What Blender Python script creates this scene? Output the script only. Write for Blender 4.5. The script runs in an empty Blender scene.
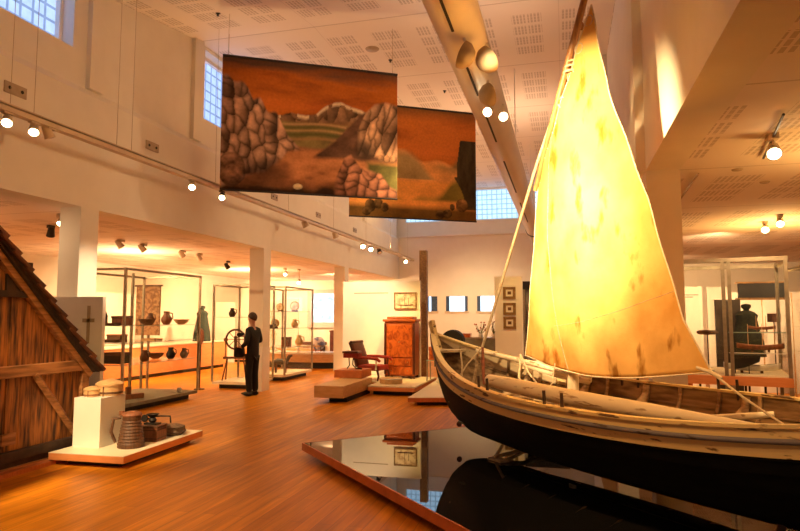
import bpy, math, random
import numpy as np
from mathutils import Vector, Matrix
random.seed(7)
S = bpy.context.scene
COL = S.collection
PI = math.pi
H = 1.65

# ------------------------------------------------------------------ materials
def newmat(name):
    m = bpy.data.materials.new(name); m.use_nodes = True
    nt = m.node_tree; nt.nodes.clear()
    out = nt.nodes.new('ShaderNodeOutputMaterial')
    return m, nt, out

def L(nt, a, b): nt.links.new(a, b)

def pmat(name, c1, c2=None, rough=.6, scale=6., stretch=(1, 1, 1), metal=0., bump=0., lo=.35, hi=.65, spec=.5, detail=6., dist=0.):
    m, nt, out = newmat(name)
    p = nt.nodes.new('ShaderNodeBsdfPrincipled')
    p.inputs['Roughness'].default_value = rough; p.inputs['Metallic'].default_value = metal
    p.inputs['Specular IOR Level'].default_value = spec
    L(nt, p.outputs[0], out.inputs[0])
    if c2 is None: c2 = tuple(v * .88 for v in c1)
    tc = nt.nodes.new('ShaderNodeTexCoord'); mp = nt.nodes.new('ShaderNodeMapping')
    mp.inputs['Scale'].default_value = stretch
    L(nt, tc.outputs['Object'], mp.inputs[0])
    nz = nt.nodes.new('ShaderNodeTexNoise'); nz.inputs['Scale'].default_value = scale
    nz.inputs['Detail'].default_value = detail; nz.inputs['Distortion'].default_value = dist
    L(nt, mp.outputs[0], nz.inputs['Vector'])
    r = nt.nodes.new('ShaderNodeValToRGB')
    r.color_ramp.elements[0].position = lo; r.color_ramp.elements[0].color = (*c2, 1)
    r.color_ramp.elements[1].position = hi; r.color_ramp.elements[1].color = (*c1, 1)
    L(nt, nz.outputs[0], r.inputs[0]); L(nt, r.outputs[0], p.inputs['Base Color'])
    if bump:
        b = nt.nodes.new('ShaderNodeBump'); b.inputs['Strength'].default_value = bump
        b.inputs['Distance'].default_value = .01
        L(nt, nz.outputs[0], b.inputs['Height']); L(nt, b.outputs[0], p.inputs['Normal'])
    return m

def emat(name, col, st):
    m, nt, out = newmat(name)
    e = nt.nodes.new('ShaderNodeEmission'); e.inputs[0].default_value = (*col, 1); e.inputs[1].default_value = st
    L(nt, e.outputs[0], out.inputs[0]); return m

def mth(nt, op, a, b=None, c=None):
    n = nt.nodes.new('ShaderNodeMath'); n.operation = op
    for i, v in enumerate((a, b, c)):
        if v is None: continue
        if isinstance(v, (int, float)): n.inputs[i].default_value = v
        else: L(nt, v, n.inputs[i])
    return n.outputs[0]

def band(nt, v, period, lo, hi):          # 1 where lo < mod(v, period) < hi
    m = mth(nt, 'FLOORED_MODULO', v, period)
    return mth(nt, 'MULTIPLY', mth(nt, 'GREATER_THAN', m, lo), mth(nt, 'LESS_THAN', m, hi))

def ceiling_mat():
    m, nt, out = newmat('perforated_ceiling_board')
    p = nt.nodes.new('ShaderNodeBsdfPrincipled'); p.inputs['Roughness'].default_value = .8
    L(nt, p.outputs[0], out.inputs[0])
    tc = nt.nodes.new('ShaderNodeTexCoord'); sx = nt.nodes.new('ShaderNodeSeparateXYZ'); L(nt, tc.outputs['Object'], sx.inputs[0])
    x, y = sx.outputs[0], sx.outputs[1]
    yy = mth(nt, 'ADD', y, -10.13 + 26.75)
    xp = mth(nt, 'ADD', band(nt, x, .86, .05, .29), band(nt, x, .86, .33, .57))
    row = mth(nt, 'ADD', band(nt, yy, 2.675, .5, .84), band(nt, yy, 2.675, .94, 1.28))
    row = mth(nt, 'ADD', row, band(nt, yy, 2.675, 1.38, 1.72)); row = mth(nt, 'ADD', row, band(nt, yy, 2.675, 1.82, 2.16))
    slot = mth(nt, 'MULTIPLY', band(nt, x, .06, .0, .036), band(nt, yy, .11, 0, .095))
    per = mth(nt, 'MULTIPLY', mth(nt, 'MULTIPLY', xp, row), slot)
    seam = band(nt, yy, 2.675, 0, .028)
    seamx = band(nt, x, 4.3, 0, .012)
    dark = mth(nt, 'MINIMUM', mth(nt, 'ADD', mth(nt, 'ADD', mth(nt, 'MULTIPLY', per, .42), mth(nt, 'MULTIPLY', seam, .38)), mth(nt, 'MULTIPLY', seamx, .2)), .6)
    mx = nt.nodes.new('ShaderNodeMix'); mx.data_type = 'RGBA'
    mx.inputs[6].default_value = (.82, .76, .70, 1); mx.inputs[7].default_value = (.2, .15, .12, 1)
    L(nt, dark, mx.inputs[0]); L(nt, mx.outputs[2], p.inputs['Base Color'])
    return m

def floor_mat():
    m, nt, out = newmat('oiled_oak_strip_floor')
    p = nt.nodes.new('ShaderNodeBsdfPrincipled'); L(nt, p.outputs[0], out.inputs[0])
    p.inputs['Roughness'].default_value = .38; p.inputs['Specular IOR Level'].default_value = .15
    tc = nt.nodes.new('ShaderNodeTexCoord'); mp = nt.nodes.new('ShaderNodeMapping')
    mp.inputs['Rotation'].default_value = (0, 0, PI / 2)
    L(nt, tc.outputs['Object'], mp.inputs[0])
    b = nt.nodes.new('ShaderNodeTexBrick'); b.inputs['Scale'].default_value = 1
    b.inputs['Brick Width'].default_value = 1.6; b.inputs['Row Height'].default_value = .13; b.inputs['Mortar Size'].default_value = .0025
    b.inputs['Mortar Smooth'].default_value = .5
    b.offset = .37
    b.inputs['Color1'].default_value = (.70, .285, .022, 1); b.inputs['Color2'].default_value = (.54, .205, .014, 1); b.inputs['Mortar'].default_value = (.3, .12, .035, 1)
    L(nt, mp.outputs[0], b.inputs['Vector'])
    mp2 = nt.nodes.new('ShaderNodeMapping'); mp2.inputs['Scale'].default_value = (9, .55, 1); L(nt, tc.outputs['Object'], mp2.inputs[0])
    nz = nt.nodes.new('ShaderNodeTexNoise'); nz.inputs['Scale'].default_value = 2.2; nz.inputs['Detail'].default_value = 8; L(nt, mp2.outputs[0], nz.inputs['Vector'])
    r = nt.nodes.new('ShaderNodeValToRGB'); r.color_ramp.elements[0].color = (.72, .68, .62, 1); r.color_ramp.elements[1].color = (1.12, 1.1, 1.1, 1)
    r.color_ramp.elements[0].position = .3; r.color_ramp.elements[1].position = .7
    L(nt, nz.outputs[0], r.inputs[0])
    mx = nt.nodes.new('ShaderNodeMix'); mx.data_type = 'RGBA'; mx.blend_type = 'MULTIPLY'; mx.inputs[0].default_value = 1
    L(nt, b.outputs[0], mx.inputs[6]); L(nt, r.outputs[0], mx.inputs[7]); L(nt, mx.outputs[2], p.inputs['Base Color'])
    return m

def block_mat(name, axis, col, st, cell=.2):
    m, nt, out = newmat(name)
    tc = nt.nodes.new('ShaderNodeTexCoord'); sx = nt.nodes.new('ShaderNodeSeparateXYZ'); L(nt, tc.outputs['Object'], sx.inputs[0])
    u, v = sx.outputs[axis], sx.outputs[2]
    uu = mth(nt, 'ADD', u, 100 * cell)
    j = mth(nt, 'MAXIMUM', band(nt, uu, cell, 0, cell * .2), band(nt, v, cell, 0, cell * .2))
    nz = nt.nodes.new('ShaderNodeTexNoise'); nz.inputs['Scale'].default_value = 9; L(nt, tc.outputs['Object'], nz.inputs['Vector'])
    k = mth(nt, 'ADD', mth(nt, 'MULTIPLY', nz.outputs[0], .5), .75)
    e = nt.nodes.new('ShaderNodeEmission'); e.inputs[0].default_value = (*col, 1)
    L(nt, mth(nt, 'MULTIPLY', k, mth(nt, 'SUBTRACT', st, mth(nt, 'MULTIPLY', j, st * .5))), e.inputs[1])
    L(nt, e.outputs[0], out.inputs[0]); return m

def glass_mat(name, tint=(.985, .99, .975), refl=.10):
    m, nt, out = newmat(name)
    t = nt.nodes.new('ShaderNodeBsdfTransparent'); t.inputs[0].default_value = (*tint, 1)
    g = nt.nodes.new('ShaderNodeBsdfGlossy'); g.inputs['Roughness'].default_value = .02
    lw = nt.nodes.new('ShaderNodeLayerWeight'); lw.inputs[0].default_value = .5
    fac = mth(nt, 'ADD', mth(nt, 'MULTIPLY', mth(nt, 'POWER', lw.outputs['Facing'], 5.0), .30), .025)
    mx = nt.nodes.new('ShaderNodeMixShader')
    L(nt, fac, mx.inputs[0]); L(nt, t.outputs[0], mx.inputs[1]); L(nt, g.outputs[0], mx.inputs[2]); L(nt, mx.outputs[0], out.inputs[0])
    return m

def sail_mat():
    m, nt, out = newmat('tanned_sailcloth')
    tc = nt.nodes.new('ShaderNodeTexCoord')
    def nz(sc, det, st=(1, 1, 1)):
        mp = nt.nodes.new('ShaderNodeMapping'); mp.inputs['Scale'].default_value = st; L(nt, tc.outputs['Object'], mp.inputs[0])
        n = nt.nodes.new('ShaderNodeTexNoise'); n.inputs['Scale'].default_value = sc; n.inputs['Detail'].default_value = det
        L(nt, mp.outputs[0], n.inputs['Vector']); return n.outputs[0]
    r = nt.nodes.new('ShaderNodeValToRGB')
    r.color_ramp.elements[0].position = .3; r.color_ramp.elements[0].color = (.58, .29, .065, 1)
    r.color_ramp.elements[1].position = .62; r.color_ramp.elements[1].color = (.82, .52, .17, 1)
    L(nt, nz(2.2, 8, (1, 1, .7)), r.inputs[0])
    st = nt.nodes.new('ShaderNodeValToRGB')
    st.color_ramp.elements[0].position = .60; st.color_ramp.elements[0].color = (1, 1, 1, 1)
    st.color_ramp.elements[1].position = .69; st.color_ramp.elements[1].color = (.5, .36, .22, 1)
    L(nt, nz(4.5, 4, (1.3, 1, .5)), st.inputs[0])
    mx = nt.nodes.new('ShaderNodeMix'); mx.data_type = 'RGBA'; mx.blend_type = 'MULTIPLY'; mx.inputs[0].default_value = 1
    L(nt, r.outputs[0], mx.inputs[6]); L(nt, st.outputs[0], mx.inputs[7])
    d = nt.nodes.new('ShaderNodeBsdfDiffuse'); t = nt.nodes.new('ShaderNodeBsdfTranslucent'); ms = nt.nodes.new('ShaderNodeMixShader'); ms.inputs[0].default_value = .3
    L(nt, mx.outputs[2], d.inputs[0]); L(nt, mx.outputs[2], t.inputs[0]); L(nt, d.outputs[0], ms.inputs[1]); L(nt, t.outputs[0], ms.inputs[2])
    b = nt.nodes.new('ShaderNodeBump'); b.inputs['Strength'].default_value = .35; b.inputs['Distance'].default_value = .03
    L(nt, nz(5, 5), b.inputs['Height']); L(nt, b.outputs[0], d.inputs['Normal'])
    L(nt, ms.outputs[0], out.inputs[0]); return m

def vcol_mat(name, rough=.85):
    m, nt, out = newmat(name)
    a = nt.nodes.new('ShaderNodeAttribute'); a.attribute_name = 'Col'
    p = nt.nodes.new('ShaderNodeBsdfPrincipled'); p.inputs['Roughness'].default_value = rough; p.inputs['Specular IOR Level'].default_value = .15
    tc = nt.nodes.new('ShaderNodeTexCoord'); n = nt.nodes.new('ShaderNodeTexNoise'); n.inputs['Scale'].default_value = 25; L(nt, tc.outputs['Object'], n.inputs['Vector'])
    r = nt.nodes.new('ShaderNodeValToRGB'); r.color_ramp.elements[0].color = (.7, .7, .7, 1); r.color_ramp.elements[1].color = (1.15, 1.15, 1.15, 1); L(nt, n.outputs[0], r.inputs[0])
    mx = nt.nodes.new('ShaderNodeMix'); mx.data_type = 'RGBA'; mx.blend_type = 'MULTIPLY'; mx.inputs[0].default_value = 1
    L(nt, a.outputs[0], mx.inputs[6]); L(nt, r.outputs[0], mx.inputs[7]); L(nt, mx.outputs[2], p.inputs['Base Color'])
    L(nt, p.outputs[0], out.inputs[0]); return m

def mirror_mat():
    m, nt, out = newmat('dark_mirror_sheet')
    g = nt.nodes.new('ShaderNodeBsdfGlossy'); g.inputs[0].default_value = (.25, .25, .245, 1); g.inputs['Roughness'].default_value = .012
    d = nt.nodes.new('ShaderNodeBsdfDiffuse'); d.inputs[0].default_value = (.012, .012, .012, 1)
    mx = nt.nodes.new('ShaderNodeAddShader'); L(nt, g.outputs[0], mx.inputs[0]); L(nt, d.outputs[0], mx.inputs[1]); L(nt, mx.outputs[0], out.inputs[0]); return m

K = {}
K['wall'] = pmat('white_wall_paint', (.80, .765, .67), (.77, .735, .64), .8, 3)
K['ceil'] = ceiling_mat(); K['floor'] = floor_mat()
K['white'] = pmat('white_board_paint', (.84, .81, .75), (.80, .77, .71), .6, 4)
K['metal'] = pmat('brushed_aluminium_frame', (.42, .37, .27), (.34, .30, .21), .4, 20, metal=.7)
K['trackm'] = pmat('cream_enamel_metal', (.62, .52, .38), (.56, .46, .32), .4, 5)
K['duct'] = pmat('white_enamelled_duct', (.74, .71, .66), (.70, .67, .62), .35, 3)
K['black'] = pmat('matte_black', (.012, .012, .012), (.008, .008, .008), .6, 5)
K['blk_metal'] = pmat('black_lamp_metal', (.02, .018, .015), None, .4, 5)
K['glass'] = glass_mat('clear_display_glass')
K['glassedge'] = pmat('glass_edge_green', (.30, .42, .34), None, .2, 5)
K['mirror'] = mirror_mat()
K['rim'] = pmat('red_beech_edge', (.62, .20, .07), (.52, .16, .05), .45, 8, (1, 6, 1))
K['orange'] = pmat('orange_beech_board', (.80, .34, .12), (.72, .28, .09), .5, 5, (1, 1, 5))
K['oakslab'] = pmat('light_oak_slab', (.64, .42, .22), (.54, .34, .16), .5, 5, (1, 5, 5))
K['pltop'] = pmat('cream_platform_top', (.86, .78, .60), (.82, .74, .56), .5, 4)
K['hullblack'] = pmat('tarred_black_planking', (.0035, .0035, .004), (.006, .0055, .005), .7, 6, (1, 4, 4), spec=.08)
def worn(name, base, wear, sc=5, st=(1, 3, 8), lo=.56, hi=.6):
    return pmat(name, wear, base, .65, sc, st, lo=lo, hi=hi, bump=.3)
K['hullcream'] = worn('worn_cream_paint', (.66, .50, .22), (.13, .07, .03), 6, (.8, 2, 4), .60, .65)
K['rail'] = worn('worn_grey_blue_strip', (.16, .14, .15), (.07, .045, .03), 6, (1, 4, 4), .6, .66)
K['inside'] = pmat('weathered_inner_planks', (.36, .235, .115), (.13, .075, .036), .75, 4, (.6, 5, 5), bump=.3)
K['insidecream'] = worn('worn_cream_inner_plank', (.58, .47, .30), (.2, .12, .06), 5, (.7, 3, 6), .6, .68)
K['insgreen'] = pmat('grey_green_inner_planks', (.17, .155, .10), (.08, .065, .04), .75, 4, (.6, 5, 5), bump=.3)
K['rib'] = pmat('pale_rib_timber', (.52, .38, .22), (.30, .19, .10), .7, 6, (2, 2, 6), bump=.2)
K['mast'] = pmat('pale_varnished_mast', (.74, .62, .43), (.5, .37, .22), .5, 5, (6, 6, .8))
K['spar'] = worn('worn_pale_spar', (.74, .62, .42), (.35, .22, .11), 6, (.7, 4, 4), .6, .68)
K['yard'] = pmat('brown_varnished_yard', (.42, .20, .07), (.26, .11, .04), .45, 6, (6, 6, .8))
K['sail'] = sail_mat()
K['rope'] = pmat('hemp_rope', (.74, .62, .42), (.58, .45, .27), .8, 40)
K['redrope'] = pmat('red_brown_tackle', (.30, .09, .04), (.2, .06, .03), .7, 20)
K['rust'] = pmat('rusty_red_iron', (.20, .05, .02), (.12, .03, .015), .7, 20)
K['pin'] = pmat('dark_oak_pin', (.06, .028, .014), (.03, .015, .008), .6, 20)
K['shedplank'] = pmat('old_brown_shed_planks', (.44, .165, .035), (.045, .017, .008), .75, 2.6, (1, 8, .8), bump=.5, lo=.36, hi=.64)
K['shedbeam'] = pmat('old_shed_beam', (.46, .21, .075), (.20, .085, .03), .7, 4, (4, .6, 6), bump=.4)
K['sheddark'] = pmat('dark_tarred_timber', (.055, .026, .014), (.025, .012, .008), .75, 5, (2, 2, 2), bump=.3)
K['shingle'] = pmat('red_brown_shingle', (.17, .055, .022), (.06, .022, .012), .75, 5, bump=.3)
K['fabric_red'] = pmat('dark_red_upholstery', (.32, .02, .012), (.20, .012, .008), .7, 20)
K['mahog'] = pmat('dark_mahogany', (.10, .022, .012), (.06, .014, .008), .35, 8)
K['walnut'] = pmat('figured_red_walnut_veneer', (.60, .14, .025), (.26, .045, .008), .3, 4.5, (1.6, 1, 1), lo=.35, hi=.6, dist=1.8)
K['walnutd'] = pmat('red_walnut_frame', (.46, .12, .03), (.34, .08, .02), .35, 6)
K['wood1'] = pmat('turned_birch', (.66, .42, .20), (.50, .30, .13), .55, 6, (2, 2, 10))
K['wood2'] = pmat('brown_staved_wood', (.15, .065, .028), (.07, .03, .014), .6, 8, (8, 8, 1))
K['wood3'] = pmat('reddish_brown_wood', (.30, .11, .05), (.18, .07, .03), .55, 8, (4, 4, 1))
K['wicker'] = pmat('dark_wicker', (.20, .13, .08), (.07, .045, .03), .8, 40, (1, 1, 4), bump=.5)
K['iron'] = pmat('dark_wrought_iron', (.035, .028, .024), (.02, .016, .013), .5, 20, metal=.4)
K['brass'] = pmat('aged_brass', (.6, .42, .18), (.42, .28, .11), .35, 20, metal=.8)
K['ceramic'] = pmat('white_glazed_ceramic', (.8, .77, .7), (.7, .66, .6), .25, 10)
K['cloth_dark'] = pmat('dark_green_wool', (.03, .042, .028), (.018, .026, .018), .9, 30)
K['cloth_brown'] = pmat('brown_wool', (.22, .11, .05), (.14, .07, .03), .9, 30)
K['suit'] = pmat('black_wool_suit', (.010, .010, .013), (.006, .006, .008), .85, 30)
K['skin'] = pmat('skin', (.48, .24, .15), (.44, .21, .13), .5, 10)
K['hair'] = pmat('dark_brown_hair', (.05, .022, .012), (.03, .014, .008), .6, 40)
K['shutter'] = pmat('blue_window_shutter', (.035, .085, .19), (.025, .06, .14), .6, 8)
K['greyboard'] = pmat('dark_grey_panel', (.085, .07, .055), (.07, .056, .045), .6, 8)
K['paper'] = pmat('text_panel_paper', (.84, .80, .70), (.82, .78, .68), .7, 5)
K['ink'] = pmat('grey_print', (.16, .13, .10), None, .8, 5)
K['goldframe'] = pmat('dark_gilt_frame', (.30, .17, .06), (.16, .085, .03), .45, 20)
K['print'] = pmat('sepia_print', (.76, .66, .48), (.46, .34, .22), .7, 10, lo=.38, hi=.55)
K['blueprint'] = pmat('blue_white_globe_print', (.75, .80, .95), (.16, .22, .5), .3, 6, lo=.45, hi=.55)
K['textile'] = pmat('brown_patterned_textile', (.42, .25, .13), (.22, .11, .055), .85, 14, lo=.42, hi=.55)
K['green'] = pmat('pale_green_leaf', (.20, .26, .10), (.10, .14, .05), .7, 10)
K['grayshelf'] = pmat('grey_green_counter', (.22, .21, .16), (.17, .16, .12), .6, 8)
K['vent'] = pmat('grey_vent_plate', (.42, .34, .24), (.38, .3, .2), .5, 10)
K['lens'] = emat('lit_lamp_lens', (1, .74, .42), 14)
K['lensoff'] = pmat('frosted_lamp_glass', (.75, .68, .55), None, .3, 5)
K['banner'] = vcol_mat('painted_canvas')
K['hem'] = pmat('dark_banner_hem', (.03, .025, .02), None, .8, 5)
K['pane_left'] = block_mat('glass_block_daylight_left', 1, (.34, .46, .80), .95, .2)
K['pane_back'] = block_mat('glass_block_daylight_back', 0, (.40, .62, .86), 1.05, .2)
K['pane_low'] = emat('daylit_low_pane', (.72, .84, 1.0), 1.5)
K['screen'] = None

# ------------------------------------------------------------------ mesh helpers
class MB:
    def __init__(s): s.v = []; s.f = []; s.smooth = []
    def add(s, vs, fs, sm=False):
        n = len(s.v); s.v += [tuple(v) for v in vs]; s.f += [tuple(i + n for i in f) for f in fs]; s.smooth += [sm] * len(fs); return s
    def box(s, x0, x1, y0, y1, z0, z1, M=None):
        vs = [Vector((x, y, z)) for z in (z0, z1) for y in (y0, y1) for x in (x0, x1)]
        if M is not None: vs = [M @ v for v in vs]
        return s.add(vs, [(0, 2, 3, 1), (4, 5, 7, 6), (0, 1, 5, 4), (2, 6, 7, 3), (0, 4, 6, 2), (1, 3, 7, 5)])
    def cbox(s, c, d, rz=0, rx=0, ry=0):
        M = Matrix.Translation(c) @ Matrix.Rotation(rz, 4, 'Z') @ Matrix.Rotation(ry, 4, 'Y') @ Matrix.Rotation(rx, 4, 'X')
        return s.box(-d[0] / 2, d[0] / 2, -d[1] / 2, d[1] / 2, -d[2] / 2, d[2] / 2, M)
    def tube(s, pts, r, n=10, caps=True, flat=1.):
        pts = [Vector(p) for p in pts]; k = len(pts)
        rs = r if isinstance(r, (list, tuple)) else [r] * k
        base = []; prev = None
        for i, p in enumerate(pts):
            a = pts[max(i - 1, 0)]; b = pts[min(i + 1, k - 1)]; t = (b - a).normalized()
            if prev is None:
                up = Vector((0, 0, 1)) if abs(t.z) < .9 else Vector((1, 0, 0)); u = t.cross(up).normalized()
            else:
                u = (prev - t * prev.dot(t)).normalized()
            prev = u; w = t.cross(u)
            base.append([p + u * (math.cos(2 * PI * j / n) * rs[i]) + w * (math.sin(2 * PI * j / n) * rs[i] * flat) for j in range(n)])
        vs = [v for ring in base for v in ring]; fs = []
        for i in range(k - 1):
            for j in range(n):
                fs.append((i * n + j, i * n + (j + 1) % n, (i + 1) * n + (j + 1) % n, (i + 1) * n + j))
        s.add(vs, fs, True)
        if caps:
            s.add(base[0], [tuple(range(n))[::-1]]); s.add(base[-1], [tuple(range(n))])
        return s
    def lathe(s, prof, c=(0, 0, 0), n=24, sx=1, sy=1, axis='Z', ridges=0, rd=0):
        c = Vector(c); vs = []; fs = []; k = len(prof)
        for (r, z) in prof:
            for j in range(n):
                a = 2 * PI * j / n; rr = r * (1 + (rd * math.cos(ridges * a) if ridges else 0))
                q = (rr * math.cos(a) * sx, rr * math.sin(a) * sy, z)
                if axis == 'X': q = (q[2], q[0], q[1])
                if axis == 'Y': q = (q[0], q[2], q[1])
                vs.append(c + Vector(q))
        for i in range(k - 1):
            for j in range(n): fs.append((i * n + j, i * n + (j + 1) % n, (i + 1) * n + (j + 1) % n, (i + 1) * n + j))
        s.add(vs, fs, True)
        if prof[0][0] > 1e-4: s.add(vs[:n], [tuple(range(n))[::-1]])
        if prof[-1][0] > 1e-4: s.add(vs[-n:], [tuple(range(n))])
        return s
    def torus(s, c, R, r, n=28, m=8, axis='Z'):
        pts = []
        for i in range(n + 1):
            a = 2 * PI * i / n; x, y = R * math.cos(a), R * math.sin(a)
            q = {'Z': (x, y, 0), 'X': (0, x, y), 'Y': (x, 0, y)}[axis]
            pts.append(Vector(c) + Vector(q))
        return s.tube(pts, r, m, caps=False)
    def prism(s, poly, z0, z1, M=None):
        n = len(poly); vs = [Vector((x, y, z0)) for x, y in poly] + [Vector((x, y, z1)) for x, y in poly]
        if M is not None: vs = [M @ v for v in vs]
        ar = sum(poly[i][0] * poly[(i + 1) % n][1] - poly[(i + 1) % n][0] * poly[i][1] for i in range(n))
        a, b = tuple(range(n)), tuple(range(n, 2 * n))
        fs = [a[::-1], b] + [(i, (i + 1) % n, n + (i + 1) % n, n + i) for i in range(n)]
        if ar < 0: fs = [f[::-1] for f in fs]
        return s.add(vs, fs)
    def grid(s, fn, nu, nv, sm=True, thick=0):
        P = [[Vector(fn(i / nu, j / nv)) for j in range(nv + 1)] for i in range(nu + 1)]
        vs = [p for r in P for p in r]; w = nv + 1
        fs = [(i * w + j, (i + 1) * w + j, (i + 1) * w + j + 1, i * w + j + 1) for i in range(nu) for j in range(nv)]
        return s.add(vs, fs, sm)
    def obj(s, name, mat, parent=None, loc=None, rz=0, bevel=0, solid=0, sub=0):
        me = bpy.data.meshes.new(name); me.from_pydata(s.v, [], s.f)
        me.polygons.foreach_set('use_smooth', s.smooth)
        me.materials.append(mat); me.update()
        if any(s.smooth): me.set_sharp_from_angle(angle=math.radians(50))
        o = bpy.data.objects.new(name, me); COL.objects.link(o)
        if parent is not None: o.parent = parent
        if loc is not None: o.location = loc
        o.rotation_euler.z = rz
        if solid:
            q = o.modifiers.new('thick', 'SOLIDIFY'); q.thickness = solid; q.offset = 0
        if bevel:
            q = o.modifiers.new('edge', 'BEVEL'); q.width = bevel; q.segments = 2; q.limit_method = 'ANGLE'
        return o

def tag(o, label=None, cat=None, group=None, kind=None):
    if label: o['label'] = label
    if cat: o['category'] = cat
    if group: o['group'] = group
    if kind: o['kind'] = kind
    return o
def thing(name, label, cat, loc=(0, 0, 0), rz=0, group=None):
    o = bpy.data.objects.new(name, None); COL.objects.link(o); o.location = loc; o.rotation_euler.z = rz
    o.empty_display_size = .1
    return tag(o, label, cat, group)
def struct(name, mb, mat, **k): return tag(mb.obj(name, mat, **k), kind='structure')
def copy_tree(o, parent=None):
    c = o.copy(); COL.objects.link(c); c.parent = parent
    for ch in list(o.children): copy_tree(ch, c)
    return c

# ------------------------------------------------------------------ setting
LX, RX, BY, FY = -6.55, .92, 24.6, -3.0
LO = -12.75; RO = 9.0
struct('floor', MB().box(LO, RO, FY, BY + .3, -.1, 0), K['floor'])
# main hall ceiling (slopes down towards the viewer before the fold)
mb = MB()
def cz(y): return 6.9 if y > 10.13 else 6.9 - .155 * (10.13 - y)
mb.add([(LX - .4, FY, cz(FY)), (RX + .3, FY, cz(FY)), (RX + .3, 10.13, 6.9), (LX - .4, 10.13, 6.9), (RX + .3, BY + .6, 6.9), (LX - .4, BY + .6, 6.9)],
       [(0, 3, 2, 1), (3, 5, 4, 2)])
mb.add([(x, y, z + .12) for x, y, z in [(LX - .4, FY, cz(FY)), (RX + .3, FY, cz(FY)), (RX + .3, 10.13, 6.9), (LX - .4, 10.13, 6.9), (RX + .3, BY + .6, 6.9), (LX - .4, BY + .6, 6.9)]],
       [(0, 1, 2, 3), (3, 2, 4, 5)])
struct('ceiling', mb, K['ceil'])
struct('ceiling_left_gallery', MB().box(LO, LX - .36, FY, BY, 3.2, 3.3), K['ceil'])
struct('ceiling_right_gallery', MB().box(RX + .36, RO, FY, 21, 3.3, 3.4), K['ceil'])
# left wall above the openings: bulkhead, sill, clerestory with window bays
mb = MB()
mb.box(LX - .36, LX, FY, BY, 3.2, 4.83)
mb.prism([(LX - .36, 4.83), (LX, 4.83), (LX - .1, 4.95), (LX - .36, 4.95)], FY, BY, Matrix(((1, 0, 0, 0), (0, 0, 1, 0), (0, 1, 0, 0), (0, 0, 0, 1))))
bays = [(1.0, 4.2), (4.75, 7.05), (10.35, 13.6), (15.7, 18.95), (21.05, 24.0)]      # glazed bays
mb.box(LX - .5, LX - .1, FY, BY, 4.95, 5.46)
mb.box(LX - .5, LX - .1, FY, BY, 6.83, 7.0)
y = FY
for a, b in bays:
    mb.box(LX - .5, LX - .1, y, a, 5.46, 6.83); y = b
mb.box(LX - .5, LX - .1, y, BY, 5.46, 6.83)
for py in (7.45, 10.05, 14.9, 20.25): mb.box(LX - .12, LX - .02, py - .14, py + .14, 4.95, 6.9)
struct('wall_left', mb, K['wall'])
for i, (a, b) in enumerate(bays):
    w = struct(f'window_{i+1}', MB().box(LX - .42, LX - .38, a, b, 5.46, 6.83), K['pane_left'])
    MB().box(LX - .38, LX - .30, a, b, 5.46, 5.52).box(LX - .38, LX - .30, a, b, 6.77, 6.83).box(LX - .38, LX - .30, a, a + .05, 5.52, 6.77).box(LX - .38, LX - .30, b - .05, b, 5.52, 6.77).obj('window_frame', K['white'], w)
struct('wall_left_outer', MB().box(LO - .1, LO, FY, BY, 0, 3.3), K['wall'])
# right wall above its beam
mb = MB().box(RX, RX + .36, FY, BY, 3.3, 7.0)
mb.box(RX - .1, RX, 7.42, 7.8, 3.3, 6.95).box(RX - .1, RX, 12.75, 13.1, 3.3, 6.95)
struct('wall_right', mb, K['wall'])
# back wall: lower wall with small shuttered windows, ledge, set-back upper wall with glass blocks
mb = MB(); wins = [(-5.35, -4.95), (-4.60, -3.72), (-3.35, -2.2)]
y0, y1 = BY, BY + .35
mb.box(LO, 4.0, y0, y1, 0, 1.88); mb.box(LO, 4.0, y0, y1, 2.48, 4.9)
x = LO
for a, b in wins: mb.box(x, a, y0, y1, 1.88, 2.48); x = b
mb.box(x, 4.0, y0, y1, 1.88, 2.48)
mb.box(LO, 4.0, y0 + .35, y1 + .35, 4.9, 5.55).box(LO, 4, y0 + .35, y1 + .35, 6.88, 7.0)
mb.box(LO, -6.35, y0 + .35, y1 + .35, 5.55, 6.88).box(-1.72, -1.05, y0 + .35, y1 + .35, 5.55, 6.88).box(.6, 4, y0 + .35, y1 + .35, 5.55, 6.88)
struct('wall_back', mb, K['wall'])
mb = MB().box(LX, RX, y0 - .06, y0 + .36, 4.9, 4.96); struct('trim_1', mb, K['white'])
for i, (a, b) in enumerate([(-6.35, -1.72), (-1.05, .6)]):
    w = struct(f'window_{i+6}', MB().box(a, b, y0 + .55, y0 + .58, 5.55, 6.88), K['pane_back'])
    MB().box(a, b, y0 + .45, y0 + .55, 5.55, 5.6).box(a, b, y0 + .45, y0 + .55, 6.83, 6.88).obj('window_frame', K['white'], w)
for i, (a, b) in enumerate(wins):
    w = struct(f'window_{i+8}', MB().box(a, b, y0 + .2, y0 + .22, 1.88, 2.48), K['pane_low'])
    MB().box(a + .0, a + (.12 if i else .02), y0 + .02, y0 + .18, 1.88, 2.48).obj('window_shutter', K['shutter'], w)
    MB().box(b - (.12 if i else .26), b, y0 + .02, y0 + .18, 1.88, 2.48).obj('window_shutter', K['shutter'], w)
    MB().box(a - .04, b + .04, y0 - .05, y0 + .2, 1.80, 1.88).obj('window_sill', K['trackm'], w)
struct('wall_right_back', MB().box(RX + .36, RO, 21, 21.2, 0, 3.4), K['wall'])
struct('wall_right_outer', MB().box(RO, RO + .1, FY, 21, 0, 3.4), K['wall'])

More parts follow.
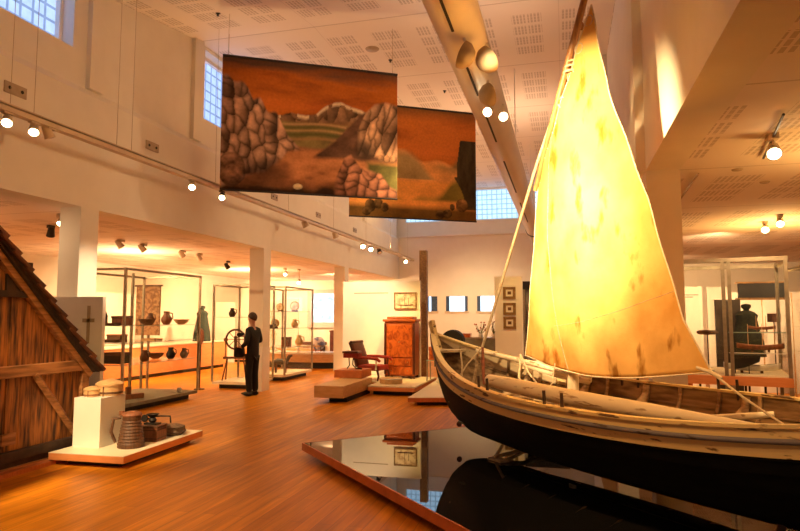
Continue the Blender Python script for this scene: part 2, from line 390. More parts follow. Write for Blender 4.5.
for (y, lab) in [(7.22, 'square white column nearest the wooden shed, in the left gallery opening'), (12.74, 'square white column right behind the standing visitor'),
                 (18.1, 'square white column by the left edge of the cabinet partition, farthest one')]:
    c = thing('column', lab, 'column', (LX - .175, y + .175, 0))
    MB().box(-.175, .175, -.175, .175, 0, 3.2).obj('shaft', K['wall'], c)
    if y == 12.74: MB().box(-.182, .182, -.182, .182, 0, .98).obj('base_cladding', K['white'], c)
c = thing('column', 'square column behind the sail under the right hand beam', 'column', (RX + .18, 7.6, 0))
MB().box(-.18, .18, -.18, .18, 0, 3.3).obj('shaft', K['wall'], c)
c = thing('column', 'square column of the right gallery, deep behind the sail', 'column', (RX + .18, 12.95, 0))
MB().box(-.18, .18, -.18, .18, 0, 3.3).obj('shaft', K['wall'], c)

# ------------------------------------------------------------------ lamps
LAMP = (1, .60, .155)
def spot(loc, target, power, angle=60, blend=.7, size=.04, col=LAMP, parent=None):
    l = bpy.data.lights.new('lamp_or_fill_spot', 'SPOT'); l.energy = power; l.color = col; l.spot_size = math.radians(angle); l.spot_blend = blend; l.shadow_soft_size = size
    o = bpy.data.objects.new('lamp_or_fill_spot', l); COL.objects.link(o)  # used for lamp heads and for added fill without a fixture
    d = Vector(target) - Vector(loc)
    o.location = Vector(loc) + d.normalized() * .03; o.rotation_euler = d.to_track_quat('-Z', 'Y').to_euler()
    return o
def fixture(loc, target, label, drop=.12, lit=True, dark=False, r=.05, ln=.16, group=None, name='spotlight', big=False):
    """lamp head at loc pointing at target, hung from a bracket of length drop"""
    f = thing(name, label, 'spotlight', loc, 0, group)
    d = (Vector(target) - Vector(loc)).normalized()
    m = K['blk_metal'] if dark else K['trackm']
    MB().tube([-d * ln, -d * ln * .9, -d * ln * .3, d * 0], [r * .45, r * .8, r, r * 1.15], 14, caps=True).obj('lamp_head', m, f)
    MB().tube([(0, 0, drop), -d * ln * .5], .012, 6).obj('bracket', m, f)
    MB().box(-.03, .03, -.06, .06, drop - .02, drop + .03).obj('mount', m, f)
    MB().tube([d * .0, d * .004], [r * .92, r * .92], 14).obj('lens', K['lens'] if lit else K['lensoff'], f)
    return f

# long ceiling-hung track of the left side
TX, TZ = -5.9, 3.90
tr = thing('lighting_track', 'long cream lighting track hung on wires along the left bulkhead', 'light track', (TX, 3.0, TZ))
MB().box(-.05, .05, 0, 21.4, 0, .055).obj('rail', K['trackm'], tr)
MB().box(-.05, .05, 0, 21.4, .075, .09).obj('upper_rail', K['trackm'], tr)
for i, y in enumerate([2.4, 2.72, 4.1, 4.4, 6.6, 6.95, 9.6, 12.4, 15.2, 18, 20.5]):
    MB().tube([(0, y, .08), (0, y, cz(y + 3.) - TZ)], .0035, 5).obj('suspension_wire', K['vent'], tr)
tl = [  # y, lit, dark, target, label
 (5.37, 1, 0, (-4.2, 3.4, 1.0), 'lit spotlight at the left end of the hanging track, first in the frame'),
 (5.73, 1, 0, (-4.4, 4.2, 1.2), 'lit spotlight second from the left end of the hanging track'),
 (5.97, 0, 0, (-5.4, 6.9, 1.5), 'unlit spotlight beside the two lit ones at the left of the hanging track'),
 (8.9, 1, 0, (-4.2, 6.0, 1.0), 'small lit spotlight on the track just left of the large banner'),
 (9.83, 1, 1, (-4.4, 7.0, 1.2), 'dark bodied lit spotlight on the track at the large banner\'s lower left corner'),
 (13.6, 0, 0, (-4.8, 14.5, 1), 'unlit spotlight on the track below the large banner'),
 (15.6, 0, 0, (-5.2, 17, 1), 'unlit spotlight on the track below the smaller banner\'s left corner'),
 (17.9, 1, 0, (-4.2, 15.0, 1.2), 'lit spotlight on the track, left one of the far pair above the third column'),
 (18.7, 1, 0, (-4.0, 15.6, 1.3), 'lit spotlight on the track, right one of the far pair above the third column'),
 (19.7, 0, 1, (-4.5, 18.5, 1), 'unlit black spotlight near the far end of the track'),
 (23.2, 1, 0, (-4.0, 20, 1), 'lit spotlight at the far end of the track beside the tall dark post')]
for (y, lit, dark, tg, lab) in tl:
    fixture((TX, y, TZ - .12), tg, lab, lit=bool(lit), dark=bool(dark), r=.055 if y < 12 else .075, ln=.16)
for i, (y, lab) in enumerate([(6.05, 'on the bulkhead above the shed'), (8.71, 'on the bulkhead left of the large banner'), (13.2, 'below the large banner'), (15.9, 'below the smaller banner\'s left corner'), (19.0, 'high above the third column')]):
    v = thing('wall_vent', f'small grey two-hole plate {lab}', 'wall plate', (LX, y, 4.46))
    MB().box(0, .02, -.16, .16, -.07, .07).obj('plate', K['vent'], v)
    for q in (-.09, .09): MB().lathe([(.022, 0), (.022, .026)], (0, q, 0), 10, axis='X').obj('hole', K['black'], v)

# big round duct lengthwise under the hall ceiling
DX, DZ, DR = -.93, 4.47, .23
du = thing('ceiling_duct', 'long cream round-bottomed beam with a dark light slot, running overhead towards the back wall', 'beam', (DX, -1, DZ))
MB().tube([(0, 0, 0), (0, 21.2, 0)], DR, 32).obj('casing', K['duct'], du)
for a, b in [(2.2, 6.4), (7.2, 8.1), (8.9, 10.1), (11.3, 14.0), (15.2, 18.2)]:
    MB().box(-.012, .012, a, b, -DR - .008, -DR + .01).obj('slot', K['black'], du)
MB().tube([(0, 21.2, 0), (0, 21.45, 0)], DR * 1.06, 32).obj('end_ring', K['black'], du)
MB().tube([(-.13, 21.4, -.0), (-.13, 25.5, -.0)], .09, 16).obj('light_tube', K['duct'], du)
MB().tube([(.13, 21.4, -.0), (.13, 25.5, -.0)], .09, 16).obj('light_tube', K['duct'], du)
for y in (2.5, 8, 14, 20): MB().tube([(0, y, DR), (0, y, cz(y - 1) - DZ)], .01, 6).obj('hanger', K['duct'], du)
def dome(loc, target, label, lit, k=1.):
    f = thing('floodlight', label, 'floodlight', loc)
    d = (Vector(target) - Vector(loc)).normalized()
    MB().tube([-d * .10, -d * .085, -d * .03, d * .02], [.03 * k, .075 * k, .12 * k, .13 * k], 20).obj('lamp_head', K['vent'], f)
    MB().tube([(0, 0, .16), -d * .08], .016, 8).obj('bracket', K['duct'], f)
    MB().tube([d * .02, d * .024], .115 * k, 20).obj('lens', K['lens'] if lit else K['lensoff'], f)
    return f
zf = DZ - DR - .16
dome((-.86, 5.58, zf), (-3.5, 5.5, 5.4), 'round floodlight under the overhead beam, left one of the near pair', False)
dome((-.66, 5.74, zf), (.8, 6.6, 5.2), 'round floodlight under the overhead beam, right one of the near pair', False)
dome((-.76, 6.68, zf), (1.5, 8.0, 5.0), 'pale round floodlight halfway between the near pair and the glowing pair', False)
dome((-.84, 7.30, zf + .02), (-1.6, 4.6, 2.6), 'glowing floodlight under the overhead beam, left one of the lit pair', True, .45)
dome((-.68, 7.52, zf + .02), (-.1, 5.0, 2.6), 'glowing floodlight under the overhead beam, right one of the lit pair', True, .45)

# gallery ceiling spots
gal = [((-7.33, 7.69, 3.05), (-6.9, 6.2, .8), 1, 0, 'bright gallery spotlight left of the nearest column'),
 ((-8.4, 8.6, 3.02), (-9.5, 9.5, 1.0), 0, 1, 'black gallery spotlight hanging left of the nearest column'),
 ((-8.6, 10.6, 3.05), (-8.0, 12, 1.2), 0, 0, 'pale gallery spotlight above the left glass case, first from the left'),
 ((-8.6, 11.3, 3.05), (-8.0, 13, 1.2), 0, 0, 'pale gallery spotlight above the left glass case, second from the left'),
 ((-8.6, 12.7, 3.05), (-8.2, 14, 1.2), 0, 0, 'pale gallery spotlight right of the left glass case, first of two'),
 ((-8.6, 13.4, 3.05), (-8.2, 15, 1.2), 0, 0, 'pale gallery spotlight right of the left glass case, second of two'),
 ((-9.0, 15.4, 3.0), (-8.6, 17, 1.2), 0, 1, 'black gallery spotlight above the middle glass case'),
 ((-9.0, 17.2, 3.05), (-8.4, 18.6, 1.2), 0, 0, 'pale gallery spotlight beside the visitor\'s column'),
 ((-8.6, 18.2, 3.0), (-8.0, 16.0, 1.0), 1, 0, 'lit gallery spotlight above the far left glass case, upper one'),
 ((-8.3, 18.6, 2.75), (-7.5, 16.4, 1.0), 1, 0, 'lit gallery spotlight above the far left glass case, lower one'),
 ((-7.6, 20.4, 3.05), (-7.0, 17.5, 1.0), 1, 0, 'lit gallery spotlight in front of the projection screen')]
for loc, tg, lit, dark, lab in gal:
    fixture(loc, tg, lab, drop=3.2 - loc[2] - .03, lit=bool(lit), dark=bool(dark), r=.06, ln=.17)
rt = thing('lighting_track', 'thin dark lighting track on the right gallery ceiling', 'light track', (0, 0, 3.27))
MB().tube([(1.73, 5.5, 0), (2.0, 7.0, 0)], .012, 6).obj('rail', K['blk_metal'], rt)
rt = thing('lighting_track', 'second thin track on the right gallery ceiling, nearest the sail', 'light track', (0, 0, 3.27))
MB().tube([(1.5, 7.6, 0), (1.7, 12.0, 0)], .012, 6).obj('rail', K['vent'], rt)
for loc, tg, lab, r in [((1.86, 6.2, 3.12), (1.4, 4.2, 1.5), 'large bright spotlight on the right gallery ceiling', .06), ((3.38, 11.93, 3.15), (2.6, 9.5, 1.4), 'left one of two small lit spotlights above the right glass case', .06),
                    ((3.4, 11.22, 3.15), (2.8, 9.0, 1.4), 'right one of two small lit spotlights above the right glass case', .06)]:
    fixture(loc, tg, lab, drop=3.3 - loc[2] - .03, lit=True, r=r)
for i, (x, y) in enumerate([(1.9, 7.6), (3.0, 8.9), (2.4, 8.4)]):
    tag(MB().lathe([(.0, -.02), (.05, -.015), (.06, 0)], (0, 0, 0), 14).obj('ceiling_sensor', K['vent'], None, (x, y, 3.3)), ['small round detector on the right gallery ceiling nearest the sail', 'small round detector on the right gallery ceiling farthest from the sail', 'middle small round detector on the right gallery ceiling'][i], 'sensor')
tag(MB().lathe([(.0, -.03), (.12, -.02), (.14, 0)], (0, 0, 0), 20).obj('ceiling_speaker', K['vent'], None, (-3.55, 11.3, 6.9)), 'round pale disc on the main ceiling above the banners', 'ceiling speaker')
for x, y, l in [(-5.5, 8.9, 'small dark sprinkler on the main ceiling above the banner\'s left end'), (-3.35, 11.9, 'small dark sprinkler on the main ceiling right of the pale disc'), (-2.6, 13.9, 'small dark sprinkler on the main ceiling above the smaller banner')]:
    tag(MB().lathe([(.0, -.05), (.02, -.05), (.02, -.02), (.045, 0)], (0, 0, 0), 10).obj('sprinkler', K['blk_metal'], None, (x, y, cz(y))), l, 'sprinkler')

# light sources: lamps, and added fill where no fixture hangs
def pt(loc, power, size=.15, col=LAMP):
    l = bpy.data.lights.new('glow_bulb', 'POINT'); l.energy = power; l.color = col; l.shadow_soft_size = size
    o = bpy.data.objects.new('glow_bulb', l); COL.objects.link(o); o.location = loc; return o
# added upward fill over track and duct for the hall's glow, no fixtures
for y, pw_ in ((5, 6), (10, 55), (16, 120), (21, 170)): spot((TX, y, TZ + .15), (TX + 1.6, y, 7), pw_, 150, 1, .1, (1, .56, .22))
for y, pw_ in ((4, 8), (9.5, 60), (15.5, 95)): spot((DX, y, DZ + .3), (DX - .7, y + .3, 7), pw_, 160, 1, .1, (1, .62, .36))
# hall floor wash
for (x, y, tx, ty, p, a) in [(TX, 5.4, -4.5, 4.3, 280, 60), (TX, 8.9, -3.9, 9.4, 45, 95), (TX, 12.5, -4.4, 12.5, 90, 95), (TX, 17, -4.3, 18, 200, 95)]:
    spot((x, y, TZ - .15), (tx, ty, 0), p, a, 1, .05)
# left plinth and shed
spot((-5.0, 2.9, 3.8), (-5.15, 6.45, .4), 800, 23, .8, .05, (1, .68, .34))
spot((-4.2, 2.6, 3.6), (-5.7, 6.25, .9), 90, 30, .9)
spot((TX + .1, 5.4, 3.7), (-5.25, 4.9, 0), 300, 26, 1, .05, (1, .62, .22))
for y, pw_ in ((6.5, 60), (10.5, 90), (15, 110), (20, 120)): spot((-2.2, y, 4.1), (LX, y + .6, 3.9), pw_, 110, 1, .15, (1, .64, .33))  # added fill to brighten the bulkhead, hung in mid-air without fixtures
spot((-7.4, 6.4, 2.9), (LX, 7.4, 2.2), 14, 110, 1, .05, (1, .66, .36))
spot((-3.6, 7.9, 3.9), (LX, 7.36, 1.9), 520, 26, 1, .05, (1, .70, .42))  # added spot to brighten the column's hall side, no lamp head there
# left gallery
for (x, y, tx, ty, tz, p, a) in [(-7.9, 8.2, -8.6, 7.2, 1.2, 60, 90), (-9.4, 9.0, -9, 10.6, 1.1, 340, 120), (-9.6, 13.5, -11.6, 15, .9, 520, 130), (-9.5, 17.5, -11.5, 20, 1.2, 600, 130),
                        (-8, 15.5, -7.5, 15, .6, 260, 120), (-8.0, 20.5, -8.5, 24.5, 1.4, 330, 120), (-11, 22, -11.5, 24.5, 1.5, 380, 120)]:
    spot((x, y, 2.98), (tx, ty, tz), p, a, 1, .06, (1, .60, .28))
for y in (6, 12.5, 18.5): spot((-9.8, y, 2.2), (-9.8, y, 3.2), 170, 165, 1, .3, (1, .55, .25))
# cabinet partition
spot((-4.9, 12.8, 3.7), (-4.85, 14.95, 1.9), 330, 60, .9, .05, (1, .66, .34))
spot((-3.3, 12.6, 3.8), (-3.6, 14.7, .9), 330, 60, .9, .05)
# back wall
spot((-3.2, 21.5, 2.9), (-3.2, 24.6, 1.5), 190, 120, 1, .1, (1, .66, .34))
spot((-1.2, 14.6, 3.9), (-1.3, 16.3, 1.6), 70, 60, 1)
for bx_, by_, bz_ in ((-4.2, 9.7, 4.9), (-3.0, 12.3, 4.9)): spot((DX - .25, 5.9, DZ - .3), (bx_, by_, bz_), 210, 36, .9, .08, (1, .60, .30))  # added fill for the banners; the floodlights near it are unlit
spot((TX, 5.6, TZ - .02), (DX, 6.9, DZ - .1), 190, 26, 1, .06, (1, .60, .22))  # added narrow fill from track height to brighten the duct casing
# sail and boat
spot((-.85, 4.75, 4.1), (.2, 6.15, 3.0), 880, 84, 1, .05, (1, .66, .30))
spot((-1.4, 4.2, 4.0), (.06, 6.22, 2.3), 2000, 36, 1, .05, (1, .66, .34))
spot((-.9, 3.0, 4.1), (.6, 5.2, 1.4), 150, 60, 1, .05, (1, .52, .16))
spot((-.8, 8.2, 4.0), (-1.2, 7.3, 1.1), 120, 55, 1, .05, (1, .66, .34))
spot((2.2, 7.2, 3.2), (.5, 5.6, .9), 160, 70, 1, .05, (1, .56, .17))
spot((1.6, 1.6, 3.2), (.2, 4.9, .9), 90, 70, 1, .06, (1, .52, .22))
# right gallery
for (x, y, tx, ty, tz, p) in [(2.6, 9.2, 2.6, 11, .8, 90), (3.0, 13.0, 2.6, 16.5, 1.1, 230), (4.6, 12, 5, 15, 1, 160), (2.4, 17.5, 3.5, 20.8, 1.5, 160)]:
    spot((x, y, 3.15), (tx, ty, tz), p, 125, 1, .08, (1, .60, .28))
for (x, y) in ((3.2, 6.5), (3.6, 12.0)): spot((x, y, 2.3), (x, y, 3.3), 120, 165, 1, .3, (1, .50, .13))

# ------------------------------------------------------------------ the boat and its mirror platform
T0 = (-3.07, 7.03, 0); BR = math.atan2(-.730, .683)
pf = thing('mirror_platform', 'large low platform with dark mirror top and red wooden edge under the boat', 'platform', T0, BR)
PW = 3.1; PL = 7.6
MB().box(.015, PL, .015, PW - .015, .135, .151).obj('mirror_top', K['mirror'], pf)
MB().box(0, PL, 0, .015, .065, .153).box(0, .015, .015, PW, .065, .153).box(.015, PL, PW - .015, PW, .065, .153).box(PL, PL + .015, 0, PW, .065, .153).box(.015, PL, .015, PW - .015, .065, .134).obj('edge_board', K['rim'], pf)
MB().box(.25, PL - .25, .25, PW - .25, 0, .065).obj('plinth', K['black'], pf)

boat = thing('sailing_boat', 'old double-ended wooden sailing boat, black below and cream above, with tanned sail set', 'boat', T0, BR)
BL, BM, X0B, CY = 6.85, 1.07, .05, 1.80
prof = [(.03, 1.52), (.14, 1.28), (.26, 1.06), (.40, .84), (.58, .65), (.76, .45), (.93, .35), (1.31, .27), (1.76, .245), (3.47, .24)]
def keelz(x):
    x = x - 0
    if x > 3.47: x = 6.95 - x
    if x <= prof[0][0]: return prof[0][1]
    for (a, za), (b, zb) in zip(prof, prof[1:]):
        if x <= b: return za + (zb - za) * (x - a) / (b - a)
    return .24
def sheer(u):
    v = abs(2 * u - 1); return .957 + .475 * v ** 2.6
def beam(u):
    v = min(abs(2 * u - 1), 1); return BM * (1 - v ** 1.833)
def hull_pt(u, q, sg, off=0.):
    x = X0B + u * BL
    b = max(beam(u), .012); zs = sheer(u); kz = min(max(keelz(x), .27), zs - .01)
    w = b * (1 - (1 - q) ** 2.0) ** .9 if q < 1 else b
    z = kz + (zs - kz) * q ** 1.4
    return Vector((x, CY + sg * (w + off), z))
NU = 72; QS = [0, .2, .36, .5, .62, .73, .82]; QT = .835; QR = .93
us = [.004 + .992 * (1 - math.cos(PI * i / NU)) / 2 for i in range(NU + 1)]
def strake(mb, q0, q1, sg, o0, o1, flip=False, u0=0, u1=1):
    U = [u for u in us if u0 <= u <= u1]
    vs = []; n = 5
    for u in U:
        for j in range(n):
            k = j / (n - 1); vs.append(hull_pt(u, q0 + (q1 - q0) * k, sg, o0 + (o1 - o0) * k))
    fs = []
    for i in range(len(U) - 1):
        for j in range(n - 1):
            f = (i * n + j, (i + 1) * n + j, (i + 1) * n + j + 1, i * n + j + 1)
            if (sg > 0) != flip: f = f[::-1]
            fs.append(f)
    mb.add(vs, fs, True)
lower = MB(); inner = MB(); innerc = MB(); upper = MB(); ing = MB()
for sg in (-1, 1):
    for a, b in zip(QS, QS[1:] + [QT]):
        strake(lower, a, min(b + .012, QT), sg, .014, .002)
        strake(inner, a, b, sg, -.040, -.014, True)
    strake(upper, QT, QR, sg, .016, .008); strake(upper, QR, 1, sg, .016, .010)
    strake(innerc, QT, 1, sg, -.018, -.014, True, 0, .24); strake(inner, QT, 1, sg, -.018, -.014, True, .235, 1)
lower.obj('lower_planking', K['hullblack'], boat)
upper.obj('sheer_strake', K['hullcream'], boat)
inner.obj('inner_planking', K['inside'], boat); innerc.obj('inner_sheer_strake', K['insidecream'], boat)
# rubbing strips, gunwale caps, inwales
for sg, nm in ((-1, 'near'), (1, 'far')):
    P = [hull_pt(u, QR, sg, .022) for u in us]
    MB().tube(P, .017, 8).obj('rubbing_strip', K['rail'], boat)
    vs = []; fs = []
    for u in us:
        a = hull_pt(u, 1, sg, .03); b = hull_pt(u, 1, sg, -.045 if beam(u) > .06 else -.005)
        for p, dz in ((a, 0), (a, .022), (b, .022), (b, 0)): vs.append(p + Vector((0, 0, dz)))
    for i in range(len(us) - 1):
        for j in range(4):
            f = (i * 4 + j, (i + 1) * 4 + j, (i + 1) * 4 + (j + 1) % 4, i * 4 + (j + 1) % 4); fs.append(f if sg < 0 else f[::-1])
    MB().add(vs, fs, False).obj('gunwale', K['hullcream'], boat)
    MB().tube([hull_pt(u, .62, sg, -.05) for u in us if .14 < u < .86], .018, 6).obj('riser', K['rib'], boat)
# stem, keel, sternpost
def ribbon(pts, wid, hw, mat, name, inset=.0):
    vs = []; fs = []
    for i, p in enumerate(pts):
        a = Vector(pts[max(i - 1, 0)]); b = Vector(pts[min(i + 1, len(pts) - 1)]); t = (b - a).normalized(); nn = Vector((t.z, 0, -t.x))
        p = Vector(p)
        for q in (p - nn * .0, p + nn * wid):
            vs += [q + Vector((0, -hw, 0)), q + Vector((0, hw, 0))]
    for i in range(len(pts) - 1):
        o = i * 4; n = o + 4
        fs += [(o, n, n + 1, o + 1), (o + 2, o + 3, n + 3, n + 2), (o, o + 2, n + 2, n), (o + 1, n + 1, n + 3, o + 3)]
    fs += [(0, 1, 3, 2), (len(vs) - 4, len(vs) - 2, len(vs) - 1, len(vs) - 3)]
    m = MB().add(vs, fs); o = m.obj(name, mat, boat, bevel=.008)
    return o
stem_up = [(-.03, 1.62), (-.02, 1.53), (.05, 1.40), (.12, 1.26)]
def bez(pts, n=10):
    out = []
    for i in range(len(pts) - 1):
        p0 = Vector(pts[max(i - 1, 0)]); p1 = Vector(pts[i]); p2 = Vector(pts[i + 1]); p3 = Vector(pts[min(i + 2, len(pts) - 1)])
        for k in range(n):
            t = k / n; out.append(.5 * ((2 * p1) + (-p0 + p2) * t + (2 * p0 - 5 * p1 + 4 * p2 - p3) * t * t + (-p0 + 3 * p1 - 3 * p2 + p3) * t ** 3))
    out.append(Vector(pts[-1])); return out
low = [(a, b) for a, b in prof[2:9]]
cream_stem = [(x, CY, z) for x, z in [(-.02, 1.58), (.05, 1.42), (.14, 1.26), (.235, 1.06)]]
ribbon([tuple(p) for p in bez(cream_stem, 5)][::-1], .085, .03, K['hullcream'], 'stem_head')
blk = [(x, CY, z) for x, z in low]
ribbon([tuple(p) for p in bez(blk, 4)][::-1], -.0 + .07, .03, K['hullblack'], 'stem')
ribbon([(x, CY, .235) for x in (5.2, 4, 3, 1.7)], .07, .03, K['hullblack'], 'keel')
sp = [(6.95 - x, CY, z) for x, z in low]
ribbon([tuple(p) for p in bez(sp, 4)], .07, .03, K['hullblack'], 'sternpost')
ribbon([(6.95 - x, CY, z) for x, _, z in cream_stem], .085, .03, K['hullcream'], 'stern_head')
# breasthook, decks, thwarts, ribs, floor
MB().prism([(.16, CY), (.50, CY - .26), (.56, CY), (.50, CY + .26)], 1.20, 1.235).obj('breasthook', K['insidecream'], boat, bevel=.006)
for x in (1.35, 2.05, 2.72, 3.75, 4.8, 5.75):
    u = (x - X0B) / BL; p = hull_pt(u, .62, 1, -.03); w = p.y - CY
    MB().box(x - .12, x + .12, CY - w, CY + w, p.z, p.z + .032).obj('thwart', K['rib'] if x != 3.75 else K['spar'], boat, bevel=.006)
    for sg in (-1, 1):      # bent knees
        pts = [hull_pt(u, .985, sg, -.05), hull_pt(u, .85, sg, -.07), Vector((x, CY + sg * (w - .10), p.z + .10)), Vector((x, CY + sg * (w - .38), p.z + .045))]
        MB().tube([tuple(q) for q in bez(pts, 5)], [.035] * 5 + [.045] * 6 + [.03] * 5, 8).obj('knee', K['rib'], boat)
for i in range(15):
    u = .09 + .82 * i / 14
    pts = [hull_pt(u, q, -1, -.036) for q in (1, .9, .75, .55, .35, .15)] + [hull_pt(u, .03, 1, 0) + Vector((0, 0, .05))] + [hull_pt(u, q, 1, -.036) for q in (.15, .35, .55, .75, .9, 1)]
    MB().tube(pts, .019, 6).obj('rib', K['inside'] if i % 2 else K['rib'], boat)
mbf = MB()
for j in range(-3, 4):
    mbf.box(1.3, 5.6, CY + j * .125 - .058, CY + j * .125 + .058, .47, .49)
mbf.obj('bottom_boards', K['insgreen'], boat)
# thole pins
for (x, o) in ((2.42, -.0), (2.60, 0), (3.46, 0), (3.65, 0)):
    for sg in (-1, 1):
        p = hull_pt((x - X0B) / BL, 1, sg, -.012)
        MB().tube([p + Vector((0, 0, -.06)), p + Vector((-.012, 0, .125))], [.016, .012], 8).obj('thole_pin', K['pin'], boat)
# bolts on the bow
MB().lathe([(0, 0), (.03, .01), (.035, .03), (.02, .05), (0, .055)], (.80, CY - .10, .36), 12, axis='X').obj('bow_bolt', K['rust'], boat)
for (x, z, y) in ((1.02, .52, -.17),): MB().lathe([(0, -.012), (.02, 0), (.0, .012)], (x, CY + y - .10, z), 10, axis='Y').obj('bolt_head', K['iron'], boat)
# cradle
cr = thing('boat_cradle', 'low crossed timber cradle propping the boat bow on the mirror', 'cradle', T0, BR)
for dx in (-.10, .10):
    MB().tube([(1.85 + dx, CY - .28, .165), (1.85 + dx * .3, CY + .02, .215), (1.85 - dx, CY + .3, .165)], .018, 8).obj('crosspiece', K['rib'], cr)
MB().box(1.75, 1.97, CY - .36, CY - .24, .152, .175).obj('foot_block', K['rib'], cr, bevel=.005)
MB().box(1.75, 1.97, CY + .24, CY + .36, .152, .175).obj('foot_block', K['rib'], cr, bevel=.005)
MB().tube([(1.80, CY - .3, .17), (1.9, CY - .27, .32)], .016, 8).obj('prop', K['rib'], cr)
cr = thing('boat_cradle', 'timber prop under the boat amidships on the mirror', 'cradle', T0, BR)
for sg in (-1, 1): MB().tube([(4.9, CY + sg * .62, .155), (4.9, CY + sg * .47, .385)], .025, 8).obj('prop', K['pin'], cr)
MB().box(4.84, 4.96, CY - .75, CY + .75, .152, .172).obj('foot_block', K['pin'], cr)

# mast, yard, sail
def SP(s, z, t=CY): return Vector((s, t, z))
MB().tube([SP(2.655, .24), SP(2.66, 1.2), SP(2.76, 2.9), SP(2.865, 4.45)], [.058, .055, .045, .032], 14).obj('mast', K['mast'], boat)
MB().lathe([(0, -.05), (.03, -.04), (.042, 0), (.03, .035), (0, .045)], SP(2.87, 4.50), 12).obj('mast_truck', K['yard'], boat)
yd = [SP(2.27, 2.96, CY - .09), SP(2.5, 3.49, CY - .09), SP(2.8, 4.17, CY - .09), SP(3.16, 5.0, CY - .09)]
MB().tube(yd, [.026, .034, .038, .03], 12).obj('yard', K['yard'], boat)
MB().torus(SP(2.80, 4.10, CY - .05), .07, .012, 16, 6).torus(SP(2.79, 4.05, CY - .05), .075, .012, 16, 6).torus(SP(2.795, 4.15, CY - .04), .07, .012, 16, 6).obj('lashing', K['rope'], boat)
def sailpt(a, b):
    """a: 0 luff side .. 1 leech ; b: 0 foot .. 1 head"""
    luff = [(2.06, 1.25), (2.15, 1.85), (2.24, 2.45), (2.31, 3.05)]
    # head runs along the yard from the throat up to the peak
    leech = [(4.19, 1.235), (3.97, 1.63), (3.68, 2.64), (3.28, 3.7), (3.10, 4.60)]
    def lerp(pl, t):
        L_ = [0]
        for p, q in zip(pl, pl[1:]): L_.append(L_[-1] + math.dist(p, q))
        d = t * L_[-1]
        for i in range(len(pl) - 1):
            if d <= L_[i + 1] + 1e-9:
                k = (d - L_[i]) / (L_[i + 1] - L_[i]); return (pl[i][0] + (pl[i + 1][0] - pl[i][0]) * k, pl[i][1] + (pl[i + 1][1] - pl[i][1]) * k)
        return pl[-1]
    l = lerp(luff, b); r = lerp(leech, b)
    s = l[0] + (r[0] - l[0]) * a; z = l[1] + (r[1] - l[1]) * a
    hd = (3.05 + (4.60 - 3.05) * a)
    z -= .13 * math.sin(PI * a) * (1 - b) ** 2 * (1.25 - .5 * a)
    bl = .12 * math.sin(PI * min(a * 1.1, 1)) * math.sin(PI * min(b * .95 + .03, 1))
    wr = .010 * math.sin(26 * a + 9 * b) * (1 - b) + .008 * math.sin(14 * b + 20 * a * b) * b + .010 * math.sin(34 * (a - b)) * max(0, a - .6)
    return (s, CY - .085 - bl + wr, z)
sail = MB().grid(sailpt, 60, 80).obj('sail', K['sail'], boat, solid=.004)
edge = [sailpt(0, i / 30) for i in range(31)] + [sailpt(i / 30, 1) for i in range(1, 31)]
edge2 = [sailpt(1, 1 - i / 40) for i in range(41)] + [sailpt(1 - i / 30, 0) for i in range(1, 31)]
MB().tube(edge, .007, 6).tube(edge2, .007, 6).obj('bolt_rope', K['rope'], boat)
MB().tube([sailpt(i / 40, .175 + .02 * i / 40) for i in range(10, 41)], .0035, 5).obj('sail_seam', K['rib'], boat)
MB().tube([Vector(sailpt(.30 - .13 * i / 30 + .12 * (i / 30) ** 2, i / 30)) + Vector((0, -.004, 0)) for i in range(31)], .0045, 5).obj('sail_seam', K['rib'], boat)
for i in range(7):
    p = Vector(sailpt(.04 + i * .15, .985)); MB().torus(p, .05, .006, 12, 5, 'Y').obj('yard_lacing', K['rope'], boat)
# rigging
stay = [SP(2.845, 4.36), SP(2.2, 3.27, CY + .0), SP(1.18, 1.30, CY)]
MB().tube(stay, .017, 8).obj('forestay', K['rope'], boat)
MB().tube([SP(2.80, 4.28), SP(2.845, 4.42)], [.03, .035], 10).obj('block', K['yard'], boat)
MB().tube([SP(1.18, 1.36), SP(1.19, 1.1), SP(1.20, .86)], [.012, .022, .014], 8).obj('stay_tackle', K['redrope'], boat)
MB().tube([SP(1.18, 1.30), SP(1.0, 1.08, CY - .1), SP(.93, .92, CY - .18)], .009, 6).obj('stay_tail', K['rope'], boat)
MB().tube([SP(.72, 1.22, CY - .0), SP(.75, 1.05, CY), SP(.74, .92, CY)], .012, 6).obj('bow_line', K['rope'], boat)
c0 = Vector(sailpt(1, 0))
MB().tube([c0, (4.45, CY - .1, 1.08), (4.67, CY - .12, .97), (4.95, CY - .2, .86), (5.1, CY - .15, .80)], .009, 8).obj('sheet_rope', K['rope'], boat)
MB().tube([c0 + Vector((-.12, 0, .03)), c0, c0 + Vector((.08, 0, -.04))], .016, 8).obj('clew_knot', K['rope'], boat)
MB().tube([sailpt(.22, .02), (2.5, CY - .12, 1.0), (2.45, CY - .2, .9)], .006, 6).obj('tack_line', K['rope'], boat)
bz = [(1.75, CY + .1, 1.24), (1.8, CY + .05, 1.1), (1.84, CY, 1.0), (1.95, CY - .05, .95)]
MB().tube(bz, .012, 6).tube([(1.75, CY + .1, 1.24), (1.88, CY + .1, 1.05), (2.05, CY + .1, .92)], .01, 6).tube([(1.7, CY + .1, 1.2), (1.78, CY + .12, 1.08), (1.72, CY + .1, .97), (1.78, CY + .1, 1.15)], .014, 6).obj('coiled_line', K['rope'], boat)
